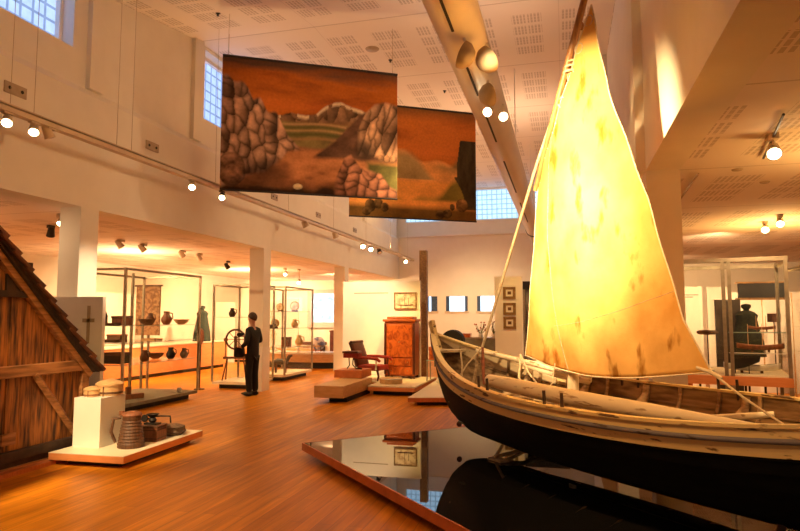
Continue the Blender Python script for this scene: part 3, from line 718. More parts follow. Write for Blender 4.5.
# loose spars and oars resting in the boat
sp_ = thing('spar', 'long pale worn spar lying along the near gunwale of the boat', 'spar', T0, BR)
MB().tube([(2.26, 1.10, 1.04), (2.6, 1.06, 1.03), (3.4, 1.0, 1.01), (4.2, 1.02, 1.0), (4.95, 1.12, .99)], [.055, .068, .070, .058, .022], 14).obj('pole', K['spar'], sp_)
oa = thing('oar', 'long pale oar lying along the far side of the bow', 'oar', T0, BR)
MB().tube([(.75, 2.02, 1.23), (1.5, 2.22, 1.12), (2.3, 2.40, .97)], [.028, .028, .02], 10).obj('loom', K['spar'], oa)
MB().grid(lambda a, b: (2.3 - 1.25 * 0 - 1.5 * a, 2.40 - .33 * a + (b - .5) * .05, .985 + .22 * a + (b - .5) * .13 * math.sin(PI * min(1, a + .25))), 10, 3).obj('blade', K['spar'], oa, solid=.018)
oa = thing('oar', 'short pale oar lying across the thwarts behind the sail foot', 'oar', T0, BR)
MB().tube([(3.0, 1.55, .80), (3.9, 2.05, .83), (4.3, 2.3, .9)], [.028, .03, .024], 10).obj('loom', K['spar'], oa)
MB().grid(lambda a, b: (3.0 - .55 * a, 1.55 - .3 * a + (b - .5) * .13, .80 - .01 * a), 6, 3).obj('blade', K['spar'], oa, solid=.016)
bl_ = thing('wooden_bailer', 'small pale wooden bailer standing at the aft thwart', 'bailer', T0, BR)
MB().cbox((4.75, 2.15, .83), (.22, .14, .1), .3).obj('scoop', K['wood1'], bl_, bevel=.01)
MB().tube([(4.70, 2.2, .86), (4.55, 2.4, 1.0)], .02, 8).obj('handle', K['rib'], bl_)

# ------------------------------------------------------------------ painted banners
def lin(c): return np.array([((v / 255) / 12.92 if v / 255 <= .04045 else ((v / 255 + .055) / 1.055) ** 2.4) for v in c])
def fbm(u, v, seed, oct=4, base=4):
    rg = np.random.RandomState(seed); out = np.zeros_like(u); amp = 1; tot = 0
    for o in range(oct):
        n = base * 2 ** o; g = rg.rand(n + 3, n + 3)
        x = np.clip(u, 0, 1) * n; y = np.clip(v, 0, 1) * n; i = x.astype(int); j = y.astype(int); fx = x - i; fy = y - j
        fx = fx * fx * (3 - 2 * fx); fy = fy * fy * (3 - 2 * fy)
        val = g[i, j] * (1 - fx) * (1 - fy) + g[i + 1, j] * fx * (1 - fy) + g[i, j + 1] * (1 - fx) * fy + g[i + 1, j + 1] * fx * fy
        out += val * amp; tot += amp; amp *= .5
    return out / tot
def lay(C, m, col):
    m = np.clip(m, 0, 1)[..., None]; return C * (1 - m) + col * m
def rock(C, U, V, cx, cy, rx, ry, rot, col, seed, asp=1.33):
    x = (U - cx) * asp; y = V - cy; c, s = math.cos(rot), math.sin(rot)
    X = (x * c + y * s) / rx; Y = (-x * s + y * c) / ry
    r = np.sqrt(X * X + Y * Y) * (1 + .18 * (fbm(U, V, seed, 3, 9) - .5) * 2)
    sh = np.clip(.75 + .55 * (-X * .35 + Y * .65) , .12, 1.3) * (.75 + .5 * fbm(U, V, seed + 1, 4, 14))
    rimm = np.clip((1 - r) * 6, 0, 1)
    cr = np.clip(fbm(U * 1.0 + 0, V, seed + 7, 4, 22) * 1.9 - .35, .25, 1.25)
    cc = lin(col)[None, None, :] * (sh * (.38 + .62 * rimm ** .6) * cr * 1.5)[..., None]
    return lay(C, (1.02 - r) * 14, cc)
def cells(U, V, n, seed, ax=1., ay=1., rot=0.):
    """cracked rock: returns (gap 0..1, shade) from the two nearest of n scattered points"""
    rg = np.random.RandomState(seed); c, s_ = math.cos(rot), math.sin(rot)
    W = .03 * (fbm(U, V, seed + 5, 3, 12) - .5) * 2
    X = (U * 1.33 * c + V * s_) * ax + W; Y = (-U * 1.33 * s_ + V * c) * ay + W
    g = int(math.sqrt(n)); P = [((i + rg.rand()) / g * 1.33, (j + rg.rand()) / g) for i in range(g) for j in range(g)]
    f1 = np.full(U.shape, 9.); f2 = np.full(U.shape, 9.); dx = np.zeros(U.shape); dy = np.zeros(U.shape); k = np.zeros(U.shape)
    for (px, py) in P:
        qx = (px * c + py * s_) * ax; qy = (-px * s_ + py * c) * ay
        d = np.hypot(X - qx, Y - qy); m = d < f1
        f2 = np.where(m, f1, np.minimum(f2, d)); dx = np.where(m, X - qx, dx); dy = np.where(m, Y - qy, dy); k = np.where(m, rg.rand(), k); f1 = np.where(m, d, f1)
    e = np.clip((f2 - f1) * g * 1.1, 0, 1)
    sh = np.clip(.80 + (-dx * .6 + dy * .9) * g * .8, .3, 1.5) * (.8 + .35 * k) * (.7 + .6 * fbm(U, V, seed + 9, 4, 26))
    return np.clip(e * 1.6, 0, 1) ** .8, sh
def crag(C, m, U, V, col, n, seed, ax=1., ay=1., rot=0., gain=1.):
    e, sh = cells(U, V, n, seed, ax, ay, rot)
    return lay(C, m, lin(col)[None, None] * ((.24 + .76 * e) * sh * gain)[..., None])
def banner_a(U, V):
    C = np.zeros(U.shape + (3,)); t = fbm(U, V, 15, 5, 12)
    st = fbm(U * .3, V, 3, 5, 10)
    C[:] = lin((176, 96, 30)); C = lay(C, (st - .48) * 3.5, lin((112, 54, 24))); C = lay(C, (.42 - st) * 2.5, lin((206, 120, 52)))
    C = lay(C, np.clip((V - .90 - .04 * (st - .5) * 6) * 9, 0, .9), lin((78, 62, 50)))
    C = lay(C, np.exp(-((V - .67) / .05) ** 2) * .35, lin((214, 112, 44)))
    n1 = fbm(U, np.zeros_like(U) + .3, 11, 4, 10)
    mt = np.interp(U, [0, .3, .38, .46, .52, .56, .60, .66, .72, .78, .84, 1], [.6, .60, .635, .61, .63, .68, .72, .735, .71, .70, .66, .6]) + .03 * (n1 - .5)
    e, sh = cells(U, V, 150, 21, 1, .6, .4)
    C = lay(C, (mt - V) * 60, lin((150, 112, 80))[None, None] * (sh * (.6 + .4 * e))[..., None])
    C = lay(C, np.clip((V - mt + .045) * 40, 0, 1) * np.clip((mt - V) * 60, 0, 1) * (fbm(U, V * .5, 13, 4, 30) > .50) * (U > .3), lin((214, 188, 150)))
    lo = np.interp(U, [0, .35, .5, .6, .75, 1], [.57, .57, .55, .58, .60, .6])
    C = lay(C, (lo - V) * 40, lin((128, 92, 60))[None, None] * (.55 + .9 * t[..., None]))
    C = lay(C, np.minimum((.555 - V) * 50, (.63 - U + .6 * (V - .4)) * 20), lin((124, 106, 62))[None, None] * (.6 + .8 * t[..., None]))
    for vv, ww, cc in ((.535, .010, (176, 138, 92)), (.51, .012, (84, 82, 42)), (.485, .008, (170, 136, 84)), (.455, .016, (72, 76, 38)), (.42, .010, (150, 112, 70))):
        C = lay(C, np.exp(-((V - vv - .01 * np.sin(U * 14)) / ww) ** 2) * .8 * (U < .64 + .4 * (V - .4)), lin(cc))
    C = lay(C, (.385 + .02 * np.sin(U * 9) - V) * 50, lin((148, 100, 66)) * .9)
    # lake with rippled reflections
    rp = fbm(U * .6, V, 17, 5, 24)
    C = lay(C, (.35 - V) * 30, lin((178, 116, 72))[None, None] * (.5 + .95 * rp[..., None]) * (.75 + .5 * t[..., None]))
    C = lay(C, (.13 + .10 * (t - .5) - V) * 12 * .85, lin((58, 40, 28))[None, None] * (.5 + rp[..., None]))
    # dark slope falling from the right boulder
    sl = np.interp(U, [.5, .62, .74, .80, .9], [.30, .42, .60, .68, .7])
    C = lay(C, np.minimum(np.minimum((sl - V) * 40, (U - .50) * 30), (V - .27 + .0 * U) * 30), lin((96, 66, 48))[None, None] * (.35 + 1.1 * fbm(U * .8, V, 19, 5, 20)[..., None]))
    # left cliff
    ct = np.interp(U, [0, .05, .10, .14, .17, .21, .25, .30, .34, .37, .42, .47], [.86, .85, .82, .79, .71, .70, .63, .60, .52, .42, .38, .30]) + .015 * np.sin(U * 70)
    cb = np.interp(U, [0, .14, .24, .33, .36, .47], [.0, .10, .14, .24, .30, .33])
    C = crag(C, np.minimum((ct - V) * 40, (V - cb) * 30), U, V, (176, 134, 106), 170, 31, 1.25, .62, .25, 1.25)
    C = lay(C, np.clip(1 - ((U - .24) / .18) ** 2 - ((V - .16) / .12) ** 2, 0, 1) * .8, lin((40, 28, 22)))
    C = rock(C, U, V, .06, .15, .10, .13, 0, (150, 110, 84), 45)
    # right boulder with long upright cracks
    bt = np.interp(U, [.74, .78, .81, .86, .92, 1], [.44, .60, .68, .75, .775, .76])
    C = crag(C, np.minimum(np.minimum((bt - V) * 40, (U - .755) * 40), (V - .31) * 30), U, V, (196, 150, 112), 150, 62, 1.5, .42, -.22, 1.3)
    C = lay(C, np.clip(1.0 - ((U - .80) / .07) ** 2 - ((V - .37) / .12) ** 2, 0, 1) * .9, lin((36, 26, 20)))
    C = lay(C, np.minimum((U - .80) * 30, (.30 - V) * 20), lin((92, 88, 42))[None, None] * (.3 + 1.0 * t[..., None]))
    pt_ = np.interp(U, [.62, .68, .72, .78, .84, .90, .96, 1], [.10, .30, .34, .24, .22, .20, .10, .08])
    C = crag(C, np.minimum((pt_ - V) * 40, (U - .62) * 30), U, V, (168, 112, 82), 240, 71, 1, .9, .3, 1.25)
    for i, cx in enumerate((.90, .935, .97)): C = rock(C, U, V, cx, .315, .022, .03, 0, (186, 140, 100), 90 + i)
    C = rock(C, U, V, .42, .055, .035, .022, 0, (226, 200, 150), 99)
    C = lay(C, (.02 - np.minimum(V, 1)) * 60 * .6, lin((40, 30, 24)))
    return C
def banner_b(U, V):
    C = np.zeros(U.shape + (3,)); t = fbm(U, V, 103, 5, 8)
    st = fbm(U * .4, V, 104, 5, 8)
    C[:] = lin((206, 120, 50)); C = lay(C, (st - .45) * 3, lin((150, 84, 40))); C = lay(C, (V - .88) * 8, lin((130, 92, 52)))
    C = lay(C, np.exp(-((V - .6) / .06) ** 2) * .5, lin((224, 130, 60)))
    r1 = .60 - .30 * np.clip(U - .42, 0, .3) + .03 * np.sin(U * 20)
    C = lay(C, (r1 - V) * 40, lin((224, 160, 92))[None, None] * (.85 + .6 * t[..., None]))
    C = lay(C, np.clip((.70 - .75 * np.clip(U - .30, 0, 1) + .05 * np.sin(U * 16) - V) * 9, 0, .75) * ((V > .36)), lin((146, 142, 100))[None, None] * (.6 + .8 * t[..., None]))
    C = lay(C, np.clip(np.minimum((V - .40 - .1 * np.abs(U - .8)) * 9, (.62 - .45 * np.abs(U - .95) + .03 * np.sin(U * 30) - V) * 12), 0, .8) * np.clip((U - .62) * 9, 0, 1), lin((110, 112, 74))[None, None] * (.6 + .8 * t[..., None]))
    C = lay(C, (.36 - V) * 25 * (U < 1), lin((226, 158, 80))[None, None] * (.85 + .7 * t[..., None]))
    C = lay(C, np.minimum((.20 + .75 * np.clip(U - .60, 0, 1) + .03 * np.sin(U * 25) - V) * 14, (V - .16) * 40), lin((132, 116, 52))[None, None] * (.65 + .9 * t[..., None]))
    cl = (U > .84 + .06 * np.sin(V * 9) * (V < .4) + .12 * np.clip(V - .5, 0, 1)) & (V < .74) & (V > .1)
    C = lay(C, cl * 1., lin((74, 64, 44))[None, None] * (.4 + 1.0 * fbm(U, V * .3, 105, 4, 40)[..., None]))
    C = lay(C, (.13 - V) * 20, lin((122, 90, 42))[None, None] * (.5 + .9 * t[..., None]))
    for i, (cx, cy, rx, ry) in enumerate([(.16, .10, .05, .05), (.22, .12, .05, .05), (.27, .09, .04, .04), (.13, .05, .05, .04), (.70, .05, .05, .04), (.76, .06, .05, .04), (.80, .12, .03, .03), (.88, .14, .07, .06)]):
        C = rock(C, U, V, cx, cy, rx, ry, .2, (120, 92, 52) if i < 7 else (196, 146, 84), 110 + i)
    return C
def banner(name, label, pL, pR, ztL, ztR, h, fn, nu=220, nv=170):
    b = thing(name, label, 'banner', (pL[0], pL[1], 0), 0)
    wx, wy = pR[0] - pL[0], pR[1] - pL[1]
    nrm = Vector((wy, -wx, 0)).normalized()
    uu, vv = np.meshgrid(np.linspace(0, 1, nu + 1), np.linspace(0, 1, nv + 1), indexing='ij')
    wv = .012 * np.sin(uu * 9 + 1) * (1 - vv)
    X = wx * uu + nrm.x * wv; Y = wy * uu + nrm.y * wv; Z = (ztL + (ztR - ztL) * uu) - h * (1 - vv)
    vs = np.stack([X, Y, Z], -1).reshape(-1, 3); w = nv + 1
    fs = [(i * w + j, (i + 1) * w + j, (i + 1) * w + j + 1, i * w + j + 1) for i in range(nu) for j in range(nv)]
    me = bpy.data.meshes.new('painted_canvas'); me.from_pydata([tuple(v) for v in vs], [], fs); me.polygons.foreach_set('use_smooth', [True] * len(fs))
    C = np.clip(fn(uu, vv), 0, 1).reshape(-1, 3); A = np.ones((len(C), 4), 'f'); A[:, :3] = C
    at = me.color_attributes.new('Col', 'FLOAT_COLOR', 'POINT'); at.data.foreach_set('color', A.ravel())
    me.materials.append(K['banner']); o = bpy.data.objects.new('painted_canvas', me); COL.objects.link(o); o.parent = b
    q = o.modifiers.new('thick', 'SOLIDIFY'); q.thickness = .006
    MB().tube([(0, 0, ztL), (wx, wy, ztR)], .022, 8).obj('top_batten', K['hem'], b)
    MB().tube([(0, 0, ztL - h), (wx, wy, ztR - h)], .016, 8).obj('bottom_batten', K['hem'], b)
    for k in (.03, .97):
        MB().tube([(wx * k, wy * k, ztL), (wx * k, wy * k, 6.85)], .004, 5).obj('hanging_wire', K['vent'], b)
    return b
banner('landscape_banner', 'large hanging painted backdrop of dark rocks, lake and orange sky', (-5.42, 8.95), (-2.83, 10.52), 6.0, 6.0, 2.27, banner_a)
banner('landscape_banner', 'smaller hanging painted backdrop of a yellow valley, partly behind the large one', (-4.12, 11.60), (-1.77, 13.04), 6.0, 6.0, 2.34, banner_b, 180, 150)

# ------------------------------------------------------------------ left: shed
sh = thing('wooden_shed', 'old dark plank shed with a steep shingled gable at the left edge', 'shed', (-5.72, 5.0, 0))
def gp(y): return 7.61 - y                     # roof line height at world Y
# gable planks (world Y -> local y-5.0)
y = 3.0; i = 0
while y < 6.5:
    w = random.uniform(.15, .23); y2 = min(y + w, 6.5)
    def zt(q): return min(gp(q), gp(9.6 - q)) - .06 if q < 4.8 else gp(q) - .06
    pm = MB(); d = random.uniform(-.008, .008)
    za, zb = 1.13, None
    def top(q): return (7.61 - q - .05) if q > 4.9 else (q - 2.19 - .05)
    if top((y + y2) / 2) > 1.2:
        P = [(y - 5 + .004, 1.13), (y2 - 5 - .004, 1.13), (y2 - 5 - .004, max(top(y2), 1.14)), (y - 5 + .004, max(top(y), 1.14))]
        M_ = Matrix(((0, 0, 1, 0), (1, 0, 0, 0), (0, 1, 0, 0), (0, 0, 0, 1)))
        pm.prism(P, -.04 + d, -.01 + d, M_)
    pm.box(-.05 + d, -.02 + d, y - 5 + .004, y2 - 5 - .004, .22, 1.03)
    pm.obj('wall_plank', K['shedplank'], sh)
    y = y2; i += 1
MB().box(-.09, .035, -2.1, 1.56, 1.0, 1.13).obj('tie_beam', K['shedbeam'], sh, bevel=.01)
MB().box(-.09, .03, -2.1, 1.50, .12, .23).obj('sill_beam', K['sheddark'], sh, bevel=.01)
MB().box(-.11, .0, -2.1, 1.48, .05, .14).obj('sill_log', K['sheddark'], sh, bevel=.01)
MB().box(-.12, .14, -2.1, 1.30, .0, .045).obj('base_board', K['rim'], sh)
MB().box(-.07, .02, -2.1, 1.48, .0, .06).obj('foot_beam', K['shedbeam'], sh)
MB().box(-.09, .02, 1.42, 1.54, .12, 1.02).obj('corner_post', K['shedbeam'], sh, bevel=.008)
MB().tube([(.01, .72, 1.02), (.01, 1.36, .25)], .045, 4).obj('diagonal_brace', K['shedbeam'], sh)
MB().box(-.01, .02, .33, .5, .3, .42).obj('patch_board', K['shedbeam'], sh)
MB().box(-.02, .045, -2.0, .62, 1.86, 1.93).obj('door_lintel', K['sheddark'], sh)
MB().box(-.02, .015, .30, .62, 1.93, 2.25).obj('gable_hatch', K['sheddark'], sh)
# verge boards and shingles
def rl(y0, y1, x0, x1, off, th, mat, nm):
    a = Vector((0, y0 - 5, gp(y0) + off)); b = Vector((0, y1 - 5, gp(y1) + off)); n = Vector((0, .7071, .7071))
    q = [a, b, b + n * th, a + n * th]
    vs = [v + Vector((x0, 0, 0)) for v in q] + [v + Vector((x1, 0, 0)) for v in q]
    return MB().add(vs, [(0, 3, 2, 1), (4, 5, 6, 7), (0, 1, 5, 4), (1, 2, 6, 5), (2, 3, 7, 6), (3, 0, 4, 7)]).obj(nm, mat, sh)
rl(4.9, 6.5, -.06, .06, -.20, .09, K['shedbeam'], 'verge_board')
rl(4.9, 6.54, -.08, .10, -.10, .05, K['sheddark'], 'rafter')
rl(4.9, 6.58, -2.0, .13, -.06, .03, K['sheddark'], 'roof_boarding')
k = 0; yy_ = 6.66
while yy_ > 5.08:
    a = Vector((0, yy_ - 5, gp(yy_) + .05)); t = Vector((0, -.7071, .7071)); n = Vector((0, .7071, .7071))
    m = MB()
    for r in range(9):
        x1 = .16 - r * .25; x0 = x1 - .24
        q = [a - n * .035, a + t * .32 - n * .07, a + t * .32 - n * .045, a + n * .012]
        vs = [v + Vector((x0, 0, 0)) for v in q] + [v + Vector((x1, 0, 0)) for v in q]
        m.add(vs, [(0, 3, 2, 1), (4, 5, 6, 7), (0, 1, 5, 4), (1, 2, 6, 5), (2, 3, 7, 6), (3, 0, 4, 7)])
    m.obj('shingle_course', K['shingle'], sh, bevel=.006); yy_ -= .165; k += 1
# other roof slope and side walls behind the frame edge
MB().add([(-2.0, -.1, 2.71), (.14, -.1, 2.71), (.14, -1.75, 1.06), (-2, -1.75, 1.06)], [(0, 1, 2, 3)]).obj('rear_roof_slope', K['sheddark'], sh, solid=.06)
MB().box(-1.9, -.06, 1.44, 1.50, .12, 1.05).box(-1.9, -.06, -2.0, -1.94, .12, 1.05).box(-1.95, -1.9, -2, 1.50, .12, 1.05).obj('side_wall', K['sheddark'], sh)
pn = thing('partition_panel', 'low white partition panel between the shed and the left glass case', 'partition', (-7.0, 7.02, 0))
MB().box(-1.0, 1.07, -.03, .03, 0, 1.92).obj('board', K['white'], pn)
MB().box(.83, .88, -.034, -.03, 1.3, 1.80).box(.76, .95, -.034, -.03, 1.58, 1.63).obj('cross_shadow_mark', K['vent'], pn)  # thin grey strips stand in for a cross-shaped shadow on the board

# left plinth with wooden ware
lp = thing('display_platform', 'low cream topped platform with orange edge beside the shed', 'platform', (-4.66, 5.90, 0), math.radians(2))
MB().box(-.96, 0, 0, 1.62, .134, .14).obj('top_sheet', K['pltop'], lp)
MB().box(-.96, 0, 0, 1.62, .06, .134).obj('edge_board', K['orange'], lp, bevel=.003)
MB().box(-.8, -.12, .12, 1.5, 0, .06).obj('plinth', K['black'], lp)
wb = thing('display_plinth', 'white block plinth standing on the platform beside the shed', 'plinth', (-5.42, 6.38, .14), math.radians(2))
MB().box(-.17, .19, -.2, .24, 0, .57).obj('block', K['white'], wb, bevel=.003)
def lidded(name, label, loc, R, h, mat, bandm):
    t = thing(name, label, 'box', loc)
    MB().lathe([(R * .85, 0), (R * .98, .01), (R, h * .3), (R * .97, h * .62)], n=30).obj('body', mat, t)
    MB().lathe([(R * 1.06, h * .60), (R * 1.08, h * .72), (R * .8, h * .88), (R * .25, h), (0, h * 1.01)], n=30).obj('lid', mat, t)
    MB().lathe([(R * 1.005, h * .12), (R * 1.02, h * .15), (R * 1.02, h * .22), (R * 1.005, h * .25)], n=30).obj('hoop', bandm, t)
    MB().box(R * .2, R * .27, -R * 1.03, -R * .98, 0, h * .6).obj('joint_strip', bandm, t); return t
lidded('wooden_box', 'small round lidded wooden box on the white block plinth', (-5.47, 6.33, .71), .095, .12, K['wood1'], K['wood3'])
lidded('wooden_box', 'larger round lidded wooden box with dark band on the white block plinth', (-5.36, 6.49, .71), .15, .19, K['wood1'], K['wood2'])
ch = thing('wooden_tankard', 'tall ribbed brown staved tankard with lid on the low platform', 'tankard', (-4.93, 6.36, .14))
pr_ = [(.145, 0), (.15, .01)]
for i in range(9): pr_ += [(.146 - i * .006, .03 + i * .035), (.152 - i * .006, .045 + i * .035)]
pr_ += [(.098, .36)]
MB().lathe(pr_, n=32).obj('body', K['wood2'], ch)
MB().lathe([(.105, .355), (.112, .37), (.10, .395), (.05, .41), (0, .412)], n=28).obj('lid', K['wood3'], ch)
MB().tube([(-.10, -.06, .34), (-.17, -.1, .33), (-.19, -.11, .18), (-.15, -.08, .06)], .018, 8).obj('handle', K['wood2'], ch)
MB().cbox((-.10, -.05, .39), (.05, .03, .05)).obj('thumb_piece', K['wood3'], ch)
bx = thing('wooden_chest', 'small square brown wooden box behind the ribbed tankard', 'box', (-4.95, 6.78, .14), .15)
MB().box(-.12, .12, -.12, .12, 0, .16).obj('body', K['wood3'], bx, bevel=.004)
MB().box(-.127, .127, -.127, .127, .16, .185).obj('lid', K['wood2'], bx, bevel=.004)
for z in (.03, .13): MB().box(-.124, .124, -.124, .124, z, z + .012).obj('band', K['wood2'], bx)
gr = thing('iron_grinder', 'dark iron hand grinder with crank on the small brown box', 'grinder', (-4.97, 6.80, .327))
MB().box(-.09, .09, -.05, .05, 0, .02).obj('base', K['iron'], gr)
MB().lathe([(.03, .02), (.05, .05), (.03, .08), (.075, .12), (.08, .125), (.06, .11)], n=18).obj('hopper', K['iron'], gr)
MB().tube([(0, 0, .09), (.10, .02, .10), (.22, .04, .10), (.23, .04, .02)], .010, 8).tube([(0, 0, .06), (-.12, 0, .07), (-.15, -.02, .05)], .012, 8).obj('crank', K['iron'], gr)
MB().lathe([(.0, -.01), (.045, -.008), (.045, .008), (0, .01)], (-.10, -.02, .07), 14, axis='Y').obj('flywheel', K['iron'], gr)
bk = thing('wicker_basket', 'flat round dark basket at the right end of the low platform', 'basket', (-4.93, 7.16, .14))
MB().lathe([(.12, 0), (.15, .03), (.155, .06), (.145, .09)], n=28).torus((0, 0, .045), .153, .012).obj('body', K['wicker'], bk)
MB().lathe([(.15, .088), (.15, .105), (.1, .125), (0, .13)], n=28).obj('lid', K['wicker'], bk)

# ------------------------------------------------------------------ glass cases
def case(label, x0, x1, y0, y1, h, shelves, base_mat, zb=.1, basez=None, extra_posts=()):
    t = thing('display_case', label, 'display case', ((x0 + x1) / 2, (y0 + y1) / 2, 0)); cx, cy = (x0 + x1) / 2, (y0 + y1) / 2
    a, b = (x1 - x0) / 2, (y1 - y0) / 2
    MB().box(-a, a, -b, b, zb, zb + .06).obj('base_tray', base_mat, t)
    MB().box(-a + .12, a - .12, -b + .12, b - .12, 0, zb).obj('plinth', K['black'], t)
    for sx in (-1, 1):
        for sy in (-1, 1):
            MB().box(sx * a - .02, sx * a + .02, sy * b - .02, sy * b + .02, zb + .06, h - .04).obj('post', K['metal'], t)
    for px, py in extra_posts: MB().box(px - cx - .02, px - cx + .02, py - cy - .02, py - cy + .02, zb + .06, h - .04).obj('post', K['metal'], t)
    MB().box(-a - .02, a + .02, -b - .02, -b + .02, h - .04, h).box(-a - .02, a + .02, b - .02, b + .02, h - .04, h).box(-a - .02, -a + .02, -b, b, h - .04, h).box(a - .02, a + .02, -b, b, h - .04, h).obj('top_frame', K['metal'], t)
    zz0 = zb + .06
    for args in ((-a + .02, a - .02, -b - .004, -b + .004), (-a + .02, a - .02, b - .004, b + .004), (-a - .004, -a + .004, -b + .02, b - .02), (a - .004, a + .004, -b + .02, b - .02)):
        MB().box(*args, zz0, h - .04).obj('glass_pane', K['glass'], t)
    for z in shelves:
        s = MB().box(-a + .05, a - .05, -b + .05, b - .05, z - .008, z).obj('shelf', K['glass'], t)
        MB().box(-a + .05, a - .05, -b + .045, -b + .05, z - .01, z + .001).box(a - .05, a - .045, -b + .05, b - .05, z - .01, z + .001).obj('shelf_edge', K['glassedge'], s)
    return t
# small exhibit builders -----------------------------------------
def jug(name, label, loc, s, mat, cat='jug', group=None):
    t = thing(name, label, cat, loc, 0, group)
    MB().lathe([(.05 * s, 0), (.09 * s, .05 * s), (.095 * s, .11 * s), (.05 * s, .19 * s), (.055 * s, .24 * s)], n=18).obj('body', mat, t)
    MB().tube([(.05 * s, 0, .21 * s), (.12 * s, 0, .20 * s), (.13 * s, 0, .12 * s), (.09 * s, 0, .08 * s)], .011 * s, 6).obj('handle', mat, t); return t
def bowl(name, label, loc, s, mat, cat='bowl'):
    return tag(MB().lathe([(.05 * s, 0), (.10 * s, .03 * s), (.14 * s, .09 * s), (.145 * s, .095 * s), (.13 * s, .085 * s), (.06 * s, .02 * s), (0, .015 * s)], n=22).obj(name, mat, None, loc), label, cat)
def tray(name, label, loc, lx, ly, mat, cat='tray', rz=0):
    return tag(MB().box(-lx, lx, -ly, ly, 0, .015).box(-lx, -lx + .012, -ly, ly, .015, .045).box(lx - .012, lx, -ly, ly, .015, .045).box(-lx, lx, -ly, -ly + .012, .015, .045).box(-lx, lx, ly - .012, ly, .015, .045).obj(name, mat, None, loc, rz), label, cat)
def chest(name, label, loc, d, mat, lidm, cat='box', rz=0):
    t = thing(name, label, cat, loc, rz)
    MB().box(-d[0] / 2, d[0] / 2, -d[1] / 2, d[1] / 2, 0, d[2] * .72).obj('body', mat, t, bevel=.004)
    MB().box(-d[0] / 2 - .008, d[0] / 2 + .008, -d[1] / 2 - .008, d[1] / 2 + .008, d[2] * .72, d[2]).obj('lid', lidm, t, bevel=.008); return t
def horn(name, label, loc, mat, cat='harness piece'):
    return tag(MB().tube([(-.1, 0, .0), (-.11, 0, .14), (-.05, 0, .26), (.03, 0, .27), (.08, 0, .17), (.07, 0, .0)], [.03, .035, .03, .03, .035, .04], 10).obj(name, mat, None, loc), label, cat)
def mannequin(label, loc, h, mat, z0=0, rz=0, hat=False):
    t = thing('costume_mannequin', label, 'mannequin', loc, rz)
    MB().lathe([(.30, 0), (.27, h * .25), (.20, h * .55), (.17, h * .70), (.19, h * .78), (.13, h * .84), (.055, h * .87)], n=28, sy=.75, ridges=9, rd=.04).obj('garment', mat, t)
    MB().lathe([(.05, h * .86), (.05, h * .89), (.085, h * .93), (.08, h * .98), (.0, h)], n=18).obj('head_form', mat, t)
    MB().tube([(0, 0, -z0), (0, 0, 0)], .02, 8).obj('stand', K['iron'], t); return t

c1 = case('tall left glass case with shelves of wooden implements', -8.65, -7.3, 9.13, 11.4, 2.50, (.82, 1.2, 1.5), K['grayshelf'], extra_posts=((-7.75, 9.9),))
horn('harness_hames', 'dark arched harness piece on the top shelf of the left case', (-7.98, 9.4, 1.5), K['iron'])
chest('carved_chest', 'red brown carved chest on the top shelf of the left case', (-7.72, 9.6, 1.5), (.28, .2, .17), K['wood3'], K['wood2'])
tray('wooden_tray', 'long dark tray at the front of the top shelf in the left case', (-7.75, 9.28, 1.5), .2, .08, K['wood2'])
tray('wooden_tray', 'dark flat tray on the middle shelf of the left case', (-7.85, 9.5, 1.2), .24, .12, K['wood2'])
tray('wooden_tray', 'pale flat tray on the middle shelf of the left case', (-7.6, 10.3, 1.2), .15, .12, K['wood1'])
chest('iron_bound_chest', 'black box on the lower shelf of the left case', (-7.8, 9.6, .82), (.34, .26, .2), K['iron'], K['wood2'])
bowl('wooden_bowl', 'small brown bowl on the lower shelf of the left case', (-8.4, 9.5, .82), .9, K['wood3'])
jug('wooden_jug', 'dark jug on the lower shelf by the left case corner', (-7.6, 10.1, .82), .9, K['wood2'])
jug('wooden_jug', 'red brown jug on the top shelf toward the right end of the left case', (-7.65, 10.8, 1.5), 1.1, K['wood3'])
bowl('wooden_bowl', 'pale brown bowl on the top shelf at the right end of the left case', (-7.55, 11.15, 1.5), 1.1, K['wood1'])
bowl('wooden_bowl', 'grey brown bowl on the top shelf near the patterned textile', (-7.95, 10.6, 1.5), 1.2, K['wicker'])
jug('wooden_jug', 'black jug on the middle shelf at the right side of the left case', (-7.6, 10.9, .82), .95, K['iron'])
jug('wooden_jug', 'brown jug on the lower shelf at the far right of the left case', (-7.5, 11.2, .82), .85, K['wood2'])
bowl('wooden_bowl', 'dark bowl left of the black box on the lower shelf of the left case', (-8.2, 9.95, .82), 1.3, K['wood2'])
chest('butter_mould', 'small dark brown box on the middle shelf behind the flat tray', (-8.3, 10.2, 1.2), (.3, .2, .12), K['wood2'], K['wood3'])
jug('wooden_jug', 'small dark jug on the top shelf in front of the patterned textile', (-8.1, 10.9, 1.5), .95, K['wood2'])
bowl('wooden_bowl', 'shallow reddish bowl on the lower shelf before the orange counter', (-7.95, 10.9, .82), 1.2, K['wood3'])
pl = thing('joiners_plane', 'long red brown wooden plane on the floor of the left case', 'tool', (-7.75, 9.75, .16), math.radians(70))
MB().box(-.38, .38, -.06, .06, 0, .09).obj('stock', K['wood3'], pl, bevel=.012)
MB().box(.05, .13, -.03, .03, .09, .22).obj('wedge', K['wood2'], pl); MB().tube([(-.28, 0, .09), (-.30, 0, .17), (-.2, 0, .15), (-.18, 0, .09)], .018, 8).obj('handle', K['wood3'], pl)
tag(MB().lathe([(.0, 0), (.035, .01), (.05, .05), (.035, .09), (0, .1)], n=18).obj('glass_float', K['ceramic'], None, (-7.45, 11.0, .16)), 'small white ball on the floor of the left case at its right end', 'ball')
tx = thing('hanging_textile', 'brown patterned textile panel hanging behind the left case', 'textile', (-8.9, 11.9, 0))
MB().box(-.3, .3, -.02, .02, 1.25, 2.32).obj('cloth', K['textile'], tx); MB().box(-.34, .34, -.03, .03, 2.32, 2.36).obj('rod', K['wood2'], tx)
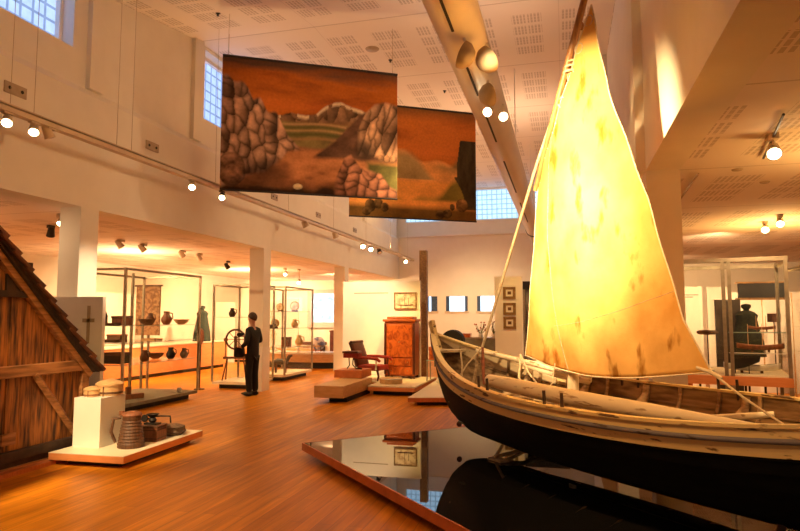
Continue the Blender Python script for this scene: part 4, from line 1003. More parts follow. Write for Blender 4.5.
MB().box(-.02, .02, .02, .06, 0, 2.36).obj('stand', K['metal'], tx)

# counters along the outer wall
ct = thing('display_counter', 'long orange fronted counter along the outer wall of the left gallery', 'counter', (-11.45, 15.5, 0))
MB().box(-.5, .5, -4.0, 3.3, .1, .84).obj('front', K['orange'], ct); MB().box(-.42, .42, -3.9, 3.2, 0, .1).obj('plinth', K['black'], ct); MB().box(-.5, .52, -4.0, 3.3, .84, .87).obj('top', K['pltop'], ct)
ct = thing('display_counter', 'low orange plinth beyond the middle glass case', 'counter', (-10.3, 21.3, 0))
MB().box(-1.7, 1.5, -.5, .5, .08, .50).obj('front', K['orange'], ct); MB().box(-1.6, 1.4, -.42, .4, 0, .08).obj('plinth', K['black'], ct)
mannequin('dark green hooded cape on the orange wall counter', (-11.35, 17.9, .87), 1.15, K['cloth_dark'])
bo = thing('wall_panel', 'bright cream panel standing behind the orange counter', 'panel', (-12.2, 14.5, .87)); MB().box(-.03, .03, -1.6, 1.2, 0, 1.45).obj('board', K['white'], bo)
bo = thing('wall_panel', 'bright cream panel behind the middle glass case', 'panel', (-10.9, 22.2, 0)); MB().box(-1.0, 1.0, -.03, .03, 0, 2.35).obj('board', K['white'], bo)
bo = thing('wall_panel', 'pale narrow panel right of the green cape', 'panel', (-12.1, 20.6, 0)); MB().box(-.4, .4, -.03, .03, 0, 2.2).obj('board', K['white'], bo)

case('middle glass case behind the visitor with a spinning wheel', -7.95, -7.0, 13.0, 14.2, 2.42, (1.65,), K['pltop'])
sw = thing('spinning_wheel', 'dark spoked spinning wheel in the middle glass case', 'spinning wheel', (-7.6, 13.42, .16), math.radians(10))
MB().torus((0, 0, .96), .23, .024, 32, 8, 'Y').obj('rim', K['wood2'], sw)
for i in range(8):
    a = PI * i / 4; MB().tube([(0, 0, .96), (.22 * math.cos(a), 0, .96 + .22 * math.sin(a))], .009, 6).obj('spoke', K['wood2'], sw)
MB().lathe([(.03, -.05), (.04, 0), (.03, .05)], (0, 0, .96), 12, axis='Y').obj('hub', K['wood3'], sw)
MB().box(-.28, .28, -.05, .05, .5, .55).obj('table_board', K['wood2'], sw)
for p in ((-.24, -.12), (-.24, .12), (.25, 0)): MB().tube([(p[0] * .8, 0, .52), (p[0] * 1.1, p[1], 0)], .017, 8).obj('leg', K['wood2'], sw)
for sy in (-.06, .06): MB().tube([(0, sy, .55), (0, sy, 1.04)], .014, 6).obj('upright', K['wood2'], sw)
MB().tube([(-.24, 0, .55), (-.24, 0, .95)], .014, 6).lathe([(.0, -.03), (.05, -.02), (.05, .02), (0, .03)], (-.24, 0, .95), 12, axis='Y').obj('flyer', K['wood3'], sw)
dist = thing('distaff_board', 'oval carved brown board on a post left of the spinning wheel', 'distaff', (-8.12, 12.75, 0))
MB().lathe([(0, -.012), (.09, -.012), (.09, .012), (0, .012)], (0, 0, 0), 24, axis='Y', sy=1).obj('board', K['wood3'], dist)
dist.children[0].location = (0, 0, 1.2); dist.children[0].scale = (1, 1, 2.1)
MB().tube([(0, 0, 0), (0, .02, 1.1)], .018, 8).lathe([(.12, 0), (.12, .02), (.02, .04)], n=16).obj('post', K['wood2'], dist)
jug('copper_kettle', 'small dark kettle on the shelf of the middle glass case', (-7.75, 13.5, 1.65), .9, K['iron'], 'kettle')

case('far left glass case right of the visitor, holding figures and round clocks', -7.95, -7.02, 14.9, 16.7, 2.45, (.85, 1.35, 1.8), K['pltop'])
hs = thing('wooden_horse', 'small dark wooden animal figure on the floor of the far left glass case', 'figure', (-7.4, 15.5, .16), math.radians(15))
MB().tube([(-.2, 0, .28), (-.1, 0, .3), (.05, 0, .29), (.17, 0, .31)], [.05, .085, .08, .07], 12).tube([(.15, 0, .32), (.22, 0, .44), (.3, 0, .46)], [.055, .045, .03], 10).obj('body', K['greyboard'], hs)
for x in (-.14, .12):
    for y in (-.045, .045): MB().tube([(x, y, .26), (x, y, 0)], [.028, .018], 8).obj('leg', K['wood2'], hs)
for (x, y, z, s, lab) in [(-7.45, 15.2, 1.35, .11, 'left round clock face on the upper shelf of the far left glass case'), (-7.3, 16.1, 1.8, .13, 'larger round clock on the top shelf of the far left glass case'), (-7.5, 15.6, 1.8, .1, 'small round clock on the top shelf left end of the far left glass case')]:
    c = thing('round_clock', lab, 'clock', (x, y, z))
    MB().lathe([(s, -.03), (s * 1.05, 0), (s, .03)], (0, 0, s * 1.2), 22, axis='Y').obj('case', K['brass'], c); MB().lathe([(s * .8, -.035), (s * .8, -.03)], (0, 0, s * 1.2), 22, axis='Y').obj('dial', K['print'], c); MB().box(-s * .6, s * .6, -.04, .04, 0, s * .3).obj('foot', K['wood2'], c)
chest('letter_box', 'small brown box on the lower shelf of the far left glass case', (-7.3, 15.6, .85), (.2, .2, .26), K['wood3'], K['wood2'])
bowl('iron_bowl', 'flat dark bowl on the middle shelf of the far left glass case', (-7.55, 15.1, 1.35), 1.1, K['iron'])
jug('brass_jug', 'brass jug on the lower shelf of the far left glass case', (-7.25, 16.3, .85), 1.2, K['brass'])
jug('brass_jug', 'brass jug on the middle shelf of the far left glass case', (-7.25, 16.0, 1.35), 1.0, K['brass'])

# low curved counter with globe in front of the projection screen
ct = thing('display_counter', 'low curved counter with pale top in front of the projection screen', 'counter', (-8.3, 19.2, 0))
def arc(r, a): return (r * math.sin(a), -r * math.cos(a) + 3)
A = [math.radians(-32 + 64 * i / 16) for i in range(17)]
MB().prism([arc(3.6, a) for a in A] + [arc(2.8, a) for a in A[::-1]], .46, .52).obj('top', K['ceramic'], ct)
MB().prism([arc(3.55, a) for a in A] + [arc(2.85, a) for a in A[::-1]], .2, .46).obj('front', K['oakslab'], ct)
MB().prism([arc(3.4, a) for a in A] + [arc(2.95, a) for a in A[::-1]], 0, .2).obj('plinth', K['black'], ct)
gl = thing('globe', 'blue and white globe on a ring stand on the curved counter', 'globe', (-7.75, 18.95, .52))
MB().lathe([(.22 * math.sin(PI * i / 14) + 1e-5, .27 - .22 * math.cos(PI * i / 14)) for i in range(15)], n=28).obj('sphere', K['blueprint'], gl)
MB().torus((0, 0, .2), .22, .015).obj('ring', K['brass'], gl)
for i in range(4):
    a = PI / 4 + PI * i / 2; MB().tube([(.22 * math.cos(a), .22 * math.sin(a), .2), (.2 * math.cos(a), .2 * math.sin(a), 0)], .012, 6).obj('leg', K['iron'], gl)
bc = thing('bookcase', 'small dark cabinet against the back wall right of the projection screen', 'cabinet', (-9.05, 24.3, 0)); MB().box(-.3, .25, -.2, .2, 0, 1.05).obj('body', K['mahog'], bc); MB().box(-.33, .28, -.23, .2, 1.05, 1.1).obj('top', K['mahog'], bc)
bc = thing('bench', 'dark long bench against the back wall below the projection screen', 'bench', (-10.6, 24.2, 0)); MB().box(-1.0, 1.0, -.2, .2, .5, .62).obj('seat', K['mahog'], bc)
for x in (-.9, .9): MB().box(x - .04, x + .04, -.18, .18, 0, .5).obj('leg', K['mahog'], bc)
for i, (x, y, s, lab) in enumerate([(-8.9, 18.95, .7, 'white ceramic vessel at the left of the curved counter'), (-8.35, 18.9, .6, 'small white vessel left of the globe')]):
    jug('ceramic_jug', lab, (x, y - .05 + i * -.02 - .1, .52), s, K['ceramic'])
fl = thing('flower_vase', 'white vase with dry branches near the curved counter\'s left end', 'vase', (-9.3, 18.95, .52))
MB().lathe([(.05, 0), (.09, .06), (.06, .16), (.04, .2)], n=16).obj('vase', K['ceramic'], fl)
mb = MB()
for i in range(9):
    a = random.uniform(0, 6.28); r_ = random.uniform(.08, .25); mb.tube([(0, 0, .18), (r_ * .4 * math.cos(a), r_ * .4 * math.sin(a), .42), (r_ * math.cos(a), r_ * math.sin(a), random.uniform(.55, .75))], [.008, .006, .012], 5)
mb.obj('branches', K['wood1'], fl)
# projection screen
def screen_mat():
    m, nt, out = newmat('projected_picture')
    tc = nt.nodes.new('ShaderNodeTexCoord'); n = nt.nodes.new('ShaderNodeTexNoise'); n.inputs['Scale'].default_value = 3.5; n.inputs['Detail'].default_value = 4; L(nt, tc.outputs['Object'], n.inputs['Vector'])
    r = nt.nodes.new('ShaderNodeValToRGB'); r.color_ramp.elements[0].position = .35; r.color_ramp.elements[0].color = (.38, .55, .50, 1); r.color_ramp.elements[1].position = .6; r.color_ramp.elements[1].color = (.95, .95, 1, 1)
    L(nt, n.outputs[0], r.inputs[0]); e = nt.nodes.new('ShaderNodeEmission'); L(nt, r.outputs[0], e.inputs[0]); e.inputs[1].default_value = 1.0; L(nt, e.outputs[0], out.inputs[0]); return m
ps = thing('projection_screen', 'glowing blue white projection screen in a pink frame on the back wall', 'screen', (-9.9, 24.5, 1.95))
MB().box(-.62, 1.0, -.02, .03, -.75, .85).obj('frame', pmat('pinkish_frame', (.72, .5, .5), None, .6, 5), ps)
MB().box(-.44, .88, -.03, -.02, -.52, .68).obj('picture', screen_mat(), ps)

# ------------------------------------------------------------------ cabinet partition and its platforms
pw = thing('partition_wall', 'broad white partition behind the red cabinet', 'partition', (-4.45, 15.05, 0))
MB().box(-1.02, 1.0, -.05, .05, 0, 2.55).obj('board', K['white'], pw)
mb = MB()
for i, wd in enumerate((.9,)): mb.box(-.72, -.72 + wd, -.054, -.05, 2.24, 2.262)
mb.obj('text_line', K['vent'], pw)
fp = thing('framed_picture', 'small framed sepia ship picture on the white partition above the cabinet', 'picture', (-3.82, 14.99, 2.05))
MB().box(-.26, .26, -.02, .01, -.19, .19).obj('mat', K['print'], fp)
MB().box(-.29, .29, -.035, .01, .18, .21).box(-.29, .29, -.035, .01, -.21, -.18).box(-.29, -.26, -.035, .01, -.18, .18).box(.26, .29, -.035, .01, -.18, .18).obj('frame', K['goldframe'], fp)
MB().tube([(-.2, -.022, -.10), (0, -.024, -.115), (.2, -.022, -.10)], .012, 5).tube([(-.02, -.022, -.1), (-.02, -.022, .1)], .005, 4).tube([(.08, -.022, -.1), (.08, -.022, .08)], .005, 4).obj('ship_drawing', K['wood2'], fp)
cb = thing('secretaire_cabinet', 'tall glowing red walnut cabinet with cornice against the partition', 'cabinet', (-3.82, 14.62, .2))
MB().box(-.37, .37, -.22, .25, .06, 1.34).obj('carcass', K['walnutd'], cb, bevel=.01)
MB().box(-.41, .41, -.26, .26, 1.34, 1.40).box(-.32, .32, -.2, .22, 1.40, 1.46).obj('cornice', K['walnutd'], cb, bevel=.012)
dr = MB().box(-.31, .31, -.245, -.22, .50, 1.26).obj('fall_front', K['walnut'], cb, bevel=.008)
MB().tube([(0, -.25, .86), (0, -.265, .86)], .02, 8).obj('escutcheon', K['brass'], dr)
for z in (.10, .30):
    d_ = MB().box(-.31, .31, -.24, -.22, z, z + .17).obj('drawer', K['walnut'], cb, bevel=.006)
    for x in (-.2, .2): MB().tube([(x, -.24, z + .085), (x, -.262, z + .085)], .014, 8).obj('knob', K['brass'], d_)
for x in (-.35, .35): MB().tube([(x, -.225, .1), (x, -.235, .7), (x, -.225, 1.3)], .028, 10).obj('pilaster', K['mahog'], cb)
for x in (-.32, .32):
    for y in (-.18, .2): MB().box(x - .04, x + .04, y - .04, y + .04, 0, .06).obj('foot', K['mahog'], cb)
p1 = thing('display_platform', 'wide glowing white topped platform under the red cabinet', 'platform', (0, 0, 0))
q1 = [(-4.08, 12.75), (-3.05, 12.75), (-3.05, 14.98), (-4.95, 14.98), (-4.95, 13.62), (-4.08, 13.62)]
MB().prism(q1, .17, .20).obj('top_sheet', K['pltop'], p1); MB().prism(q1, .09, .17).obj('edge_board', K['orange'], p1)
MB().box(-4.0, -3.15, 12.9, 14.9, 0, .09).obj('plinth', K['black'], p1)
p2 = thing('display_platform', 'grey topped low platform right of the post with orange front', 'platform', (0, 0, 0))
q = [(-2.86, 11.4), (-1.55, 11.75), (-1.95, 15.6), (-3.02, 15.3)]
MB().prism(q, .145, .155).obj('top_sheet', K['pltop'], p2); MB().prism(q, .07, .145).obj('edge_board', K['rim'], p2)
MB().prism([(-2.72, 11.55), (-1.7, 11.9), (-2.05, 15.4), (-2.9, 15.1)], 0, .07).obj('plinth', K['black'], p2)
p3 = thing('display_bench', 'pale oak cantilevered slab in front of the red armchair', 'platform', (0, 0, 0))
MB().box(-4.72, -4.12, 11.35, 13.2, .1, .33).obj('slab', K['oakslab'], p3, bevel=.004); MB().box(-4.5, -4.14, 11.6, 13.1, 0, .1).obj('plinth', K['black'], p3)
p4 = thing('display_block', 'red brown block on the rear of the oak slab carrying the armchair', 'platform', (0, 0, 0))
MB().box(-4.88, -4.25, 12.85, 13.55, .335, .50).box(-4.88, -4.40, 13.22, 13.55, .0, .33).obj('block', K['rim'], p4, bevel=.004)
ac = thing('red_armchair', 'large dark red upholstered armchair with scrolled arms beside the cabinet', 'armchair', (-4.36, 13.97, .205), math.radians(80))
MB().box(-.28, .28, -.30, .26, .22, .34).obj('seat', K['fabric_red'], ac, bevel=.03)
MB().grid(lambda a, b: (-.28 + .56 * a, .26 + .14 * b + .05 * b * b, .30 + .56 * b), 8, 8).obj('backrest', K['mahog'], ac, solid=.07)
MB().tube([(-.28, .42, .86), (.28, .42, .86)], .035, 10).obj('top_rail', K['mahog'], ac)
for sx in (-1, 1):
    MB().tube([(sx * .30, .30, .52), (sx * .32, .05, .52), (sx * .32, -.28, .50), (sx * .32, -.36, .44)], [.03, .035, .04, .03], 10).obj('arm', K['fabric_red'], ac)
    MB().tube([(sx * .30, -.26, .48), (sx * .29, -.24, .25)], .022, 8).obj('arm_post', K['ceramic'] if sx < 0 else K['mahog'], ac)
    MB().tube([(sx * .26, -.26, .24), (sx * .27, -.30, .1), (sx * .26, -.27, 0)], [.03, .025, .018], 8).obj('leg', K['mahog'], ac)
    MB().tube([(sx * .26, .24, .24), (sx * .27, .33, .1), (sx * .26, .38, 0)], [.03, .025, .018], 8).obj('leg', K['mahog'], ac)
stl = thing('red_stool', 'small dark red stool on curved black legs in front of the armchair', 'stool', (-4.56, 13.15, .50)); stl.scale = (.72, .9, .85)
MB().box(-.24, .24, -.16, .16, .30, .42).obj('seat', K['fabric_red'], stl, bevel=.02); MB().box(-.26, .22, -.18, .18, .42, .47).obj('top_board', K['mahog'], stl, bevel=.01)
MB().tube([(.02, 0, .30), (0, 0, .12), (.1, 0, .03), (.3, 0, .016)], .018, 8).tube([(-.12, 0, .3), (-.1, 0, .1), (-.18, 0, .016)], .018, 8).obj('leg', K['iron'], stl)
dm = thing('round_drum', 'low round pale drum lying on the white topped platform', 'drum', (-3.72, 13.3, .20))
MB().lathe([(.24, 0), (.25, .02), (.25, .10), (.24, .12), (0, .125)], n=32).obj('body', K['wood1'], dm); MB().torus((0, 0, .11), .248, .012).obj('hoop', K['ceramic'], dm)
ps_ = tag(MB().box(-.095, .095, -.095, .095, 0, 3.42).obj('wooden_post', K['goldframe'], None, (-3.63, 16.2, 0)), 'tall slender dark wooden post at the right end of the partition', 'post')
ltb = thing('side_table', 'small glass table behind the boat bow carrying a red box', 'table', (-2.85, 14.2, .155))
MB().box(-.24, .24, -.2, .2, .50, .515).obj('top', K['glassedge'], ltb)
for x in (-.22, .22):
    for y in (-.18, .18): MB().box(x - .012, x + .012, y - .012, y + .012, 0, .5).obj('leg', K['metal'], ltb)
chest('red_chest', 'small orange red chest on the glass table behind the boat bow', (-2.85, 14.2, .67), (.36, .3, .3), K['walnut'], K['walnutd'])
jug('ceramic_jug', 'white jug standing on the low grey platform under the glass table', (-2.75, 13.9, .155), .8, K['ceramic'])
# three frames panel
fpn = thing('partition_panel', 'narrow cream panel carrying three small dark frames left of the sail', 'partition', (-1.42, 16.35, 0))
MB().box(-.34, .36, -.05, .05, 0, 2.70).obj('board', K['white'], fpn)
for z, lab in ((2.27, 'top'), (1.86, 'middle'), (1.50, 'bottom')):
    f = thing('small_framed_picture', f'{lab} one of three small square dark frames beside the sail', 'picture', (-1.38, 16.29, z))
    MB().box(-.16, .16, -.03, .01, .09, .155).box(-.16, .16, -.03, .01, -.155, -.09).box(-.16, -.09, -.03, .01, -.09, .09).box(.09, .16, -.03, .01, -.09, .09).obj('frame', K['goldframe'], f)
    MB().box(-.1, .1, -.012, .008, -.1, .1).obj('mat', K['paper'], f); MB().box(-.045, .045, -.016, -.012, -.04, .04).obj('picture', K['wood2'], f)
tc_ = thing('tall_cabinet', 'tall dark framed case with a costume behind the luff of the sail', 'display case', (-.55, 17.5, 0))
MB().box(-.55, .6, -.25, .3, 2.40, 2.62).obj('top', K['black'], tc_); MB().box(-.55, -.49, -.25, .3, .0, 2.4).box(.54, .6, -.25, .3, 0, 2.4).obj('side', K['metal'], tc_)
MB().box(-.49, .54, .27, .3, 0, 2.4).obj('back', K['white'], tc_); MB().box(-.55, .6, -.25, .3, -.0, .3).obj('base', K['mahog'], tc_); MB().box(-.49, .54, -.245, -.235, .3, 2.4).obj('glass_pane', K['glass'], tc_)
mannequin('dark green costume inside the tall dark framed case', (-.72, 17.5, .9), 1.2, K['cloth_dark'], z0=.6)

# counter along the back with dry flowers and hats
ct = thing('display_counter', 'grey green counter beyond the boat bow', 'counter', (-2.7, 19.6, 0))
MB().box(-1.3, 1.1, -.3, .3, .1, .98).obj('front', K['grayshelf'], ct); MB().box(-1.32, 1.12, -.32, .32, .98, 1.02).obj('top', K['metal'], ct); MB().box(-1.2, 1.0, -.25, .25, 0, .1).obj('plinth', K['black'], ct)
hb = thing('dome_trunk', 'round topped black trunk seen above the boat stem', 'trunk', (-2.95, 16.8, 0))
MB().lathe([(.30, -.2), (.31, 0), (.30, .2)], (0, 0, 1.0), 28, axis='Y').obj('lid', K['black'], hb); MB().box(-.30, .30, -.2, .2, .55, 1.0).obj('body', K['iron'], hb)
MB().box(-.32, .32, -.25, .25, 0, .55).obj('stand', K['grayshelf'], hb)
for i, (x, lab, m) in enumerate([(-2.55, 'pink flower arrangement on the grey green counter', K['walnut']), (-2.15, 'pale flower arrangement on the grey green counter beside the forestay', K['ceramic'])]):
    f = thing('flower_arrangement', lab, 'flowers', (x, 19.5, 1.02)); mb = MB(); ml = MB()
    for k in range(16):
        a = random.uniform(0, 6.28); r_ = random.uniform(.03, .2); z = random.uniform(.18, .5); ml.tube([(0, 0, .08), (r_ * math.cos(a), r_ * math.sin(a), z)], .006, 4); mb.lathe([(0, -.03), (.035, 0), (0, .03)], (r_ * math.cos(a), r_ * math.sin(a), z), 8)
    MB().lathe([(.05, 0), (.07, .05), (.05, .12)], n=14).obj('pot', K['ceramic'], f); ml.obj('stems', K['green'], f); mb.obj('blossoms', m, f)
hf = thing('dark_hat', 'small black hat on the counter left of the narrow framed panel', 'hat', (-1.85, 19.4, 1.02))
MB().lathe([(.22, 0), (.22, .012), (.11, .02), (.10, .12), (0, .14)], n=22).obj('crown_and_brim', K['black'], hf)
chest('orange_chest', 'low orange chest on the counter beyond the boat bow', (-3.1, 19.4, 1.02), (.5, .3, .12), K['walnut'], K['walnutd'])

# ------------------------------------------------------------------ right gallery
gcR = math.radians(-12)
rc = thing('display_case', 'large right glass case behind the sail with ship models', 'display case', (1.63, 10.27, 0), gcR)
W_, D_ = 1.46, 1.5
hC = 2.52
for x in (0, .66, .74, W_):
    MB().box(x - .025, x + .025, -.025, .025, .1, hC - .05).obj('post', K['metal'], rc)
for x in (0, W_): MB().box(x - .025, x + .025, D_ - .025, D_ + .025, .1, hC - .05).obj('post', K['metal'], rc)
MB().box(-.03, W_ + .03, -.03, .03, hC - .06, hC).box(-.03, W_ + .03, D_ - .03, D_ + .03, hC - .06, hC).box(-.03, .03, 0, D_, hC - .06, hC).box(W_ - .03, W_ + .03, 0, D_, hC - .06, hC).obj('top_frame', K['metal'], rc)
MB().box(.03, W_ - .03, -.004, .004, .82, hC - .06).obj('glass_pane', K['glass'], rc)
MB().box(-.004, .004, .03, D_ - .03, .82, hC - .06).obj('glass_pane', K['glass'], rc); MB().box(W_ - .004, W_ + .004, .03, D_ - .03, .82, hC - .06).obj('glass_pane', K['glass'], rc)
MB().box(-.03, W_ + .03, -.03, D_, .66, .79).obj('orange_shelf', K['orange'], rc); MB().box(0, W_, 0, D_, .79, .81).obj('deck', K['pltop'], rc)
MB().box(-.02, W_ + .02, -.02, D_, .06, .14).obj('base_tray', K['metal'], rc); MB().box(.1, W_ - .1, .1, D_ - .1, 0, .06).obj('plinth', K['black'], rc)
for x in (.3, .9, 1.15): MB().box(x - .015, x + .015, .1, .13, .14, .66).obj('support', K['iron'], rc)
s = MB().box(.7, W_ - .03, .05, D_ * .7, 1.12, 1.13).obj('shelf', K['glass'], rc); MB().box(.7, W_ - .03, .044, .05, 1.118, 1.132).obj('shelf_edge', K['ceramic'], s)
s = MB().box(.7, W_ - .03, .05, D_ * .7, 1.42, 1.43).obj('shelf', K['glass'], rc); MB().box(.7, W_ - .03, .044, .05, 1.418, 1.432).obj('shelf_edge', K['glassedge'], s)
Mr = Matrix.Translation((1.63, 10.27, 0)) @ Matrix.Rotation(gcR, 4, 'Z')
def R3(x, y, z): return tuple(Mr @ Vector((x, y, z)))
def shipmodel(label, loc, Lh, mats, masts, mt, rz=gcR):
    t = thing('ship_model', label, 'ship model', loc, rz)
    def hp(a, b):
        u = a; sg = b * 2 - 1; w = .09 * Lh * (1 - abs(2 * u - 1) ** 3) + .002
        return ((u - .5) * Lh, math.sin(sg * PI / 2) * w, (1 - math.cos(sg * PI / 2)) * .12 * Lh + .05 * Lh * abs(2 * u - 1) ** 2 + .03)
    MB().grid(hp, 20, 10).obj('hull', mats, t, solid=.006)
    MB().grid(lambda a, b: ((a - .5) * Lh * .98, (b - .5) * .17 * Lh * (1 - abs(2 * a - 1) ** 3), .13 * Lh + .05 * Lh * abs(2 * a - 1) ** 2 + .02), 14, 2).obj('deck', mt, t, solid=.004)
    for i, x in enumerate(masts):
        MB().tube([(x * Lh, 0, .12 * Lh), (x * Lh, 0, .12 * Lh + .55 * Lh)], [.008, .004], 6).tube([(x * Lh - .0, -.1 * Lh, .48 * Lh), (x * Lh, .1 * Lh, .48 * Lh)], .004, 5).obj('mast', K['wood1'], t)
    MB().box(-.2 * Lh, -.15 * Lh, -.04 * Lh, .04 * Lh, 0, .04).box(.15 * Lh, .2 * Lh, -.04 * Lh, .04 * Lh, 0, .04).obj('cradle', K['wood2'], t); return t
shipmodel('brown ship model with banded hull on the shelf of the right glass case', R3(1.12, .35, 1.13), .62, K['wood3'], (-.25, .05, .3), K['wood1'])
shipmodel('long pale flat boat model on the deck of the right glass case', R3(1.0, .45, .81), .75, K['ceramic'], (), K['green'])
shipmodel('small red brown ship model on the upper shelf of the right glass case', R3(1.16, .5, 1.43), .36, K['wood3'], (-.2, .15), K['wood1'])
hm = thing('half_hull_model', 'black wedge shaped half hull under the shelf of the right glass case', 'hull model', R3(.96, .3, .81), gcR)
M_ = Matrix(((1, 0, 0, 0), (0, 0, 1, 0), (0, 1, 0, 0), (0, 0, 0, 1)))
MB().prism([(-.2, .06), (-.2, .28), (.16, .28), (.14, .18), (-.05, .09)], -.04, .04, M_).obj('hull', K['black'], hm, bevel=.01); MB().tube([(-.18, 0, 0), (-.18, 0, .06)], .008, 6).tube([(.0, 0, 0), (.0, 0, .12)], .008, 6).obj('stand', K['iron'], hm)
ov = thing('oval_dish', 'dark red oval dish in the left part of the right glass case', 'dish', R3(.42, .5, .81), gcR)
MB().lathe([(.0, .56), (.13, .57), (.16, .60), (.13, .63), (0, .64)], n=24).obj('dish', K['mahog'], ov)
MB().tube([(0, 0, 0), (0, 0, .57)], .008, 6).lathe([(.08, 0), (.08, .01), (.01, .02)], n=14).obj('stand', K['iron'], ov)
ob = chest('orange_cupboard', 'orange brown cupboard standing between the sail and the right case posts', (1.98, 13.0, 0), (.62, .4, 1.0), K['walnut'], K['iron'])
# things behind the right case
tp = thing('text_panel', 'white text panel seen through the right glass case next to the sail', 'panel', (2.75, 15.6, 0))
MB().box(-.33, .30, -.03, .03, 0, 2.35).obj('board', K['paper'], tp)
mb = MB()
for z, w in ((2.15, .34), (2.1, .22)): mb.box(-.12, -.12 + w, -.034, -.03, z, z + .016)
mb.obj('text_lines', K['ink'], tp)
gp_ = thing('grey_panel', 'dark grey upright panel behind the posts of the right glass case', 'panel', (3.0, 13.1, 0)); MB().box(-.22, .22, -.03, .03, 0, 1.98).obj('board', K['greyboard'], gp_)
wp_ = thing('white_panel', 'narrow bright white panel right of the text panel', 'panel', (3.45, 16.0, 0)); MB().box(-.22, .25, -.03, .03, 0, 2.35).obj('board', K['paper'], wp_)
bs = thing('black_showcase', 'wide black box mounted high behind the right glass case, framed pink', 'sign box', (3.68, 13.4, 0))
MB().box(-.40, .42, -.04, .08, 2.02, 2.30).obj('panel', K['black'], bs); MB().box(-.44, .46, -.05, .1, 1.98, 2.02).box(-.44, .46, -.05, .1, 2.30, 2.33).obj('frame', K['goldframe'], bs)
for x in (-.42, .44): MB().box(x - .02, x + .02, -.02, .02, 0, 2.0).obj('post', K['metal'], bs)
mannequin('dark green wool cape on a stand behind the middle of the right glass case', (3.27, 12.9, .92), .98, K['cloth_dark'], z0=.92)
sl = thing('small_sail', 'pale triangular model sails behind the right glass case', 'sails', (4.3, 14.4, 0))
MB().prism([(-.45, .9), (-.05, .9), (-.35, 2.0)], -.01, .01, M_).prism([(.0, .9), (.45, .9), (.2, 2.1)], -.01, .01, M_).obj('cloth', K['paper'], sl)
MB().tube([(-.35, 0, 0), (-.35, 0, 2.05)], .015, 6).tube([(.2, 0, 0), (.2, 0, 2.15)], .015, 6).obj('mast', K['wood1'], sl)
bgp = thing('back_panel', 'broad cream panel behind the model sails in the right gallery', 'panel', (4.9, 15.4, 0)); MB().box(-1.4, 1.6, -.03, .03, 0, 2.2).obj('board', K['white'], bgp)
case('narrow glass case at the right edge of the frame', 3.56, 4.5, 10.2, 11.6, 2.45, (1.1, 1.5), K['pltop'])
jug('ceramic_jug', 'pale jug on a shelf of the glass case at the right edge', (3.62, 10.5, 1.1), 1.1, K['ceramic'])
sgn = thing('brown_sign', 'small brown board seen between the model sails', 'sign', (4.02, 13.9, 0)); MB().box(-.12, .12, -.02, .02, 1.55, 1.72).obj('board', K['wood2'], sgn); MB().tube([(0, .03, 0), (0, .03, 1.6)], .01, 6).obj('post', K['iron'], sgn)

# ------------------------------------------------------------------ visitor
def skin(name, joints, edges, mat, parent, root=0, sub=2):
    me = bpy.data.meshes.new(name); me.from_pydata([j[0] for j in joints], edges, []); o = bpy.data.objects.new(name, me); COL.objects.link(o)
    if parent: o.parent = parent
    md = o.modifiers.new('Skin', 'SKIN'); md.use_smooth_shade = True; md.use_x_symmetry = False
    sv = me.skin_vertices[0].data
    for i, j in enumerate(joints):
        r = j[1]; sv[i].radius = r if isinstance(r, tuple) else (r, r); sv[i].use_root = (i == root)
    sb = o.modifiers.new('Sub', 'SUBSURF'); sb.levels = sub; sb.render_levels = sub
    me.materials.append(mat); return o
# local frame: +Y is where the person faces, stands on z=0
ps = thing('person', 'person in a dark suit standing before the glass case, holding a black bag', 'person', (-6.40, 12.02, 0), math.radians(78))
J = [((0, 0, .93), (.11, .09)), ((0, 0, 1.12), (.105, .085)), ((0, -.01, 1.32), (.10, .075)), ((0, 0, 1.42), (.05, .048)), ((0, .015, 1.49), .048), ((0, .03, 1.555), .066), ((0, .03, 1.63), (.082, .098)), ((0, .015, 1.68), .075)]
E_ = [(i, i + 1) for i in range(7)]
def limb(sg, base, pts):
    n0 = len(J)
    for p, r in pts: J.append(((p[0] * sg, p[1], p[2]), r))
    E_.append((base, n0)); E_.extend([(n0 + i, n0 + i + 1) for i in range(len(pts) - 1)]); return n0
limb(-1, 2, [((.15, 0, 1.35), .045), ((.21, -.03, 1.12), .042), ((.17, .15, 1.02), .034), ((.12, .22, 1.02), .026)])
limb(1, 2, [((.15, 0, 1.35), .045), ((.22, -.02, 1.13), .042), ((.17, .18, 1.16), .034), ((.10, .26, 1.24), .026)])
for sg in (-1, 1): limb(sg, 0, [((.09, 0, .86), .07), ((.095, .02, .48), .045), ((.095, -.02, .10), .03), ((.09, .03, .05), .036), ((.09, .13, .035), .028)])
body = skin('body', J, E_, K['skin'], ps)
# face
MB().tube([(0, .10, 1.62), (0, .135, 1.60)], [.012, .016], 8).obj('nose', K['skin'], body)
for sg in (-1, 1):
    MB().lathe([(0, -.01), (.011, 0), (0, .01)], (sg * .032, .108, 1.632), 8).obj('eye', K['black'], body)
    MB().lathe([(0, -.03), (.012, 0), (0, .03)], (sg * .08, .02, 1.62), 8).obj('ear', K['skin'], body)
MB().tube([(-.022, .112, 1.572), (.022, .112, 1.572)], .006, 6).obj('mouth', pmat('lips', (.35, .12, .09), None, .5, 5), body)
def hairpt(a, b):
    th = 2 * PI * b; back = (1 - math.sin(th)) / 2; ph = PI * (.03 + .97 * a) * (.36 + .36 * back)
    r_ = math.sin(ph) if ph < PI / 2 else 1 - .28 * (ph - PI / 2)
    return (.084 * r_ * math.cos(th), .020 + .103 * r_ * math.sin(th), 1.64 + .108 * math.cos(ph))
MB().grid(hairpt, 10, 24).obj('hair', K['hair'], ps, solid=.012)
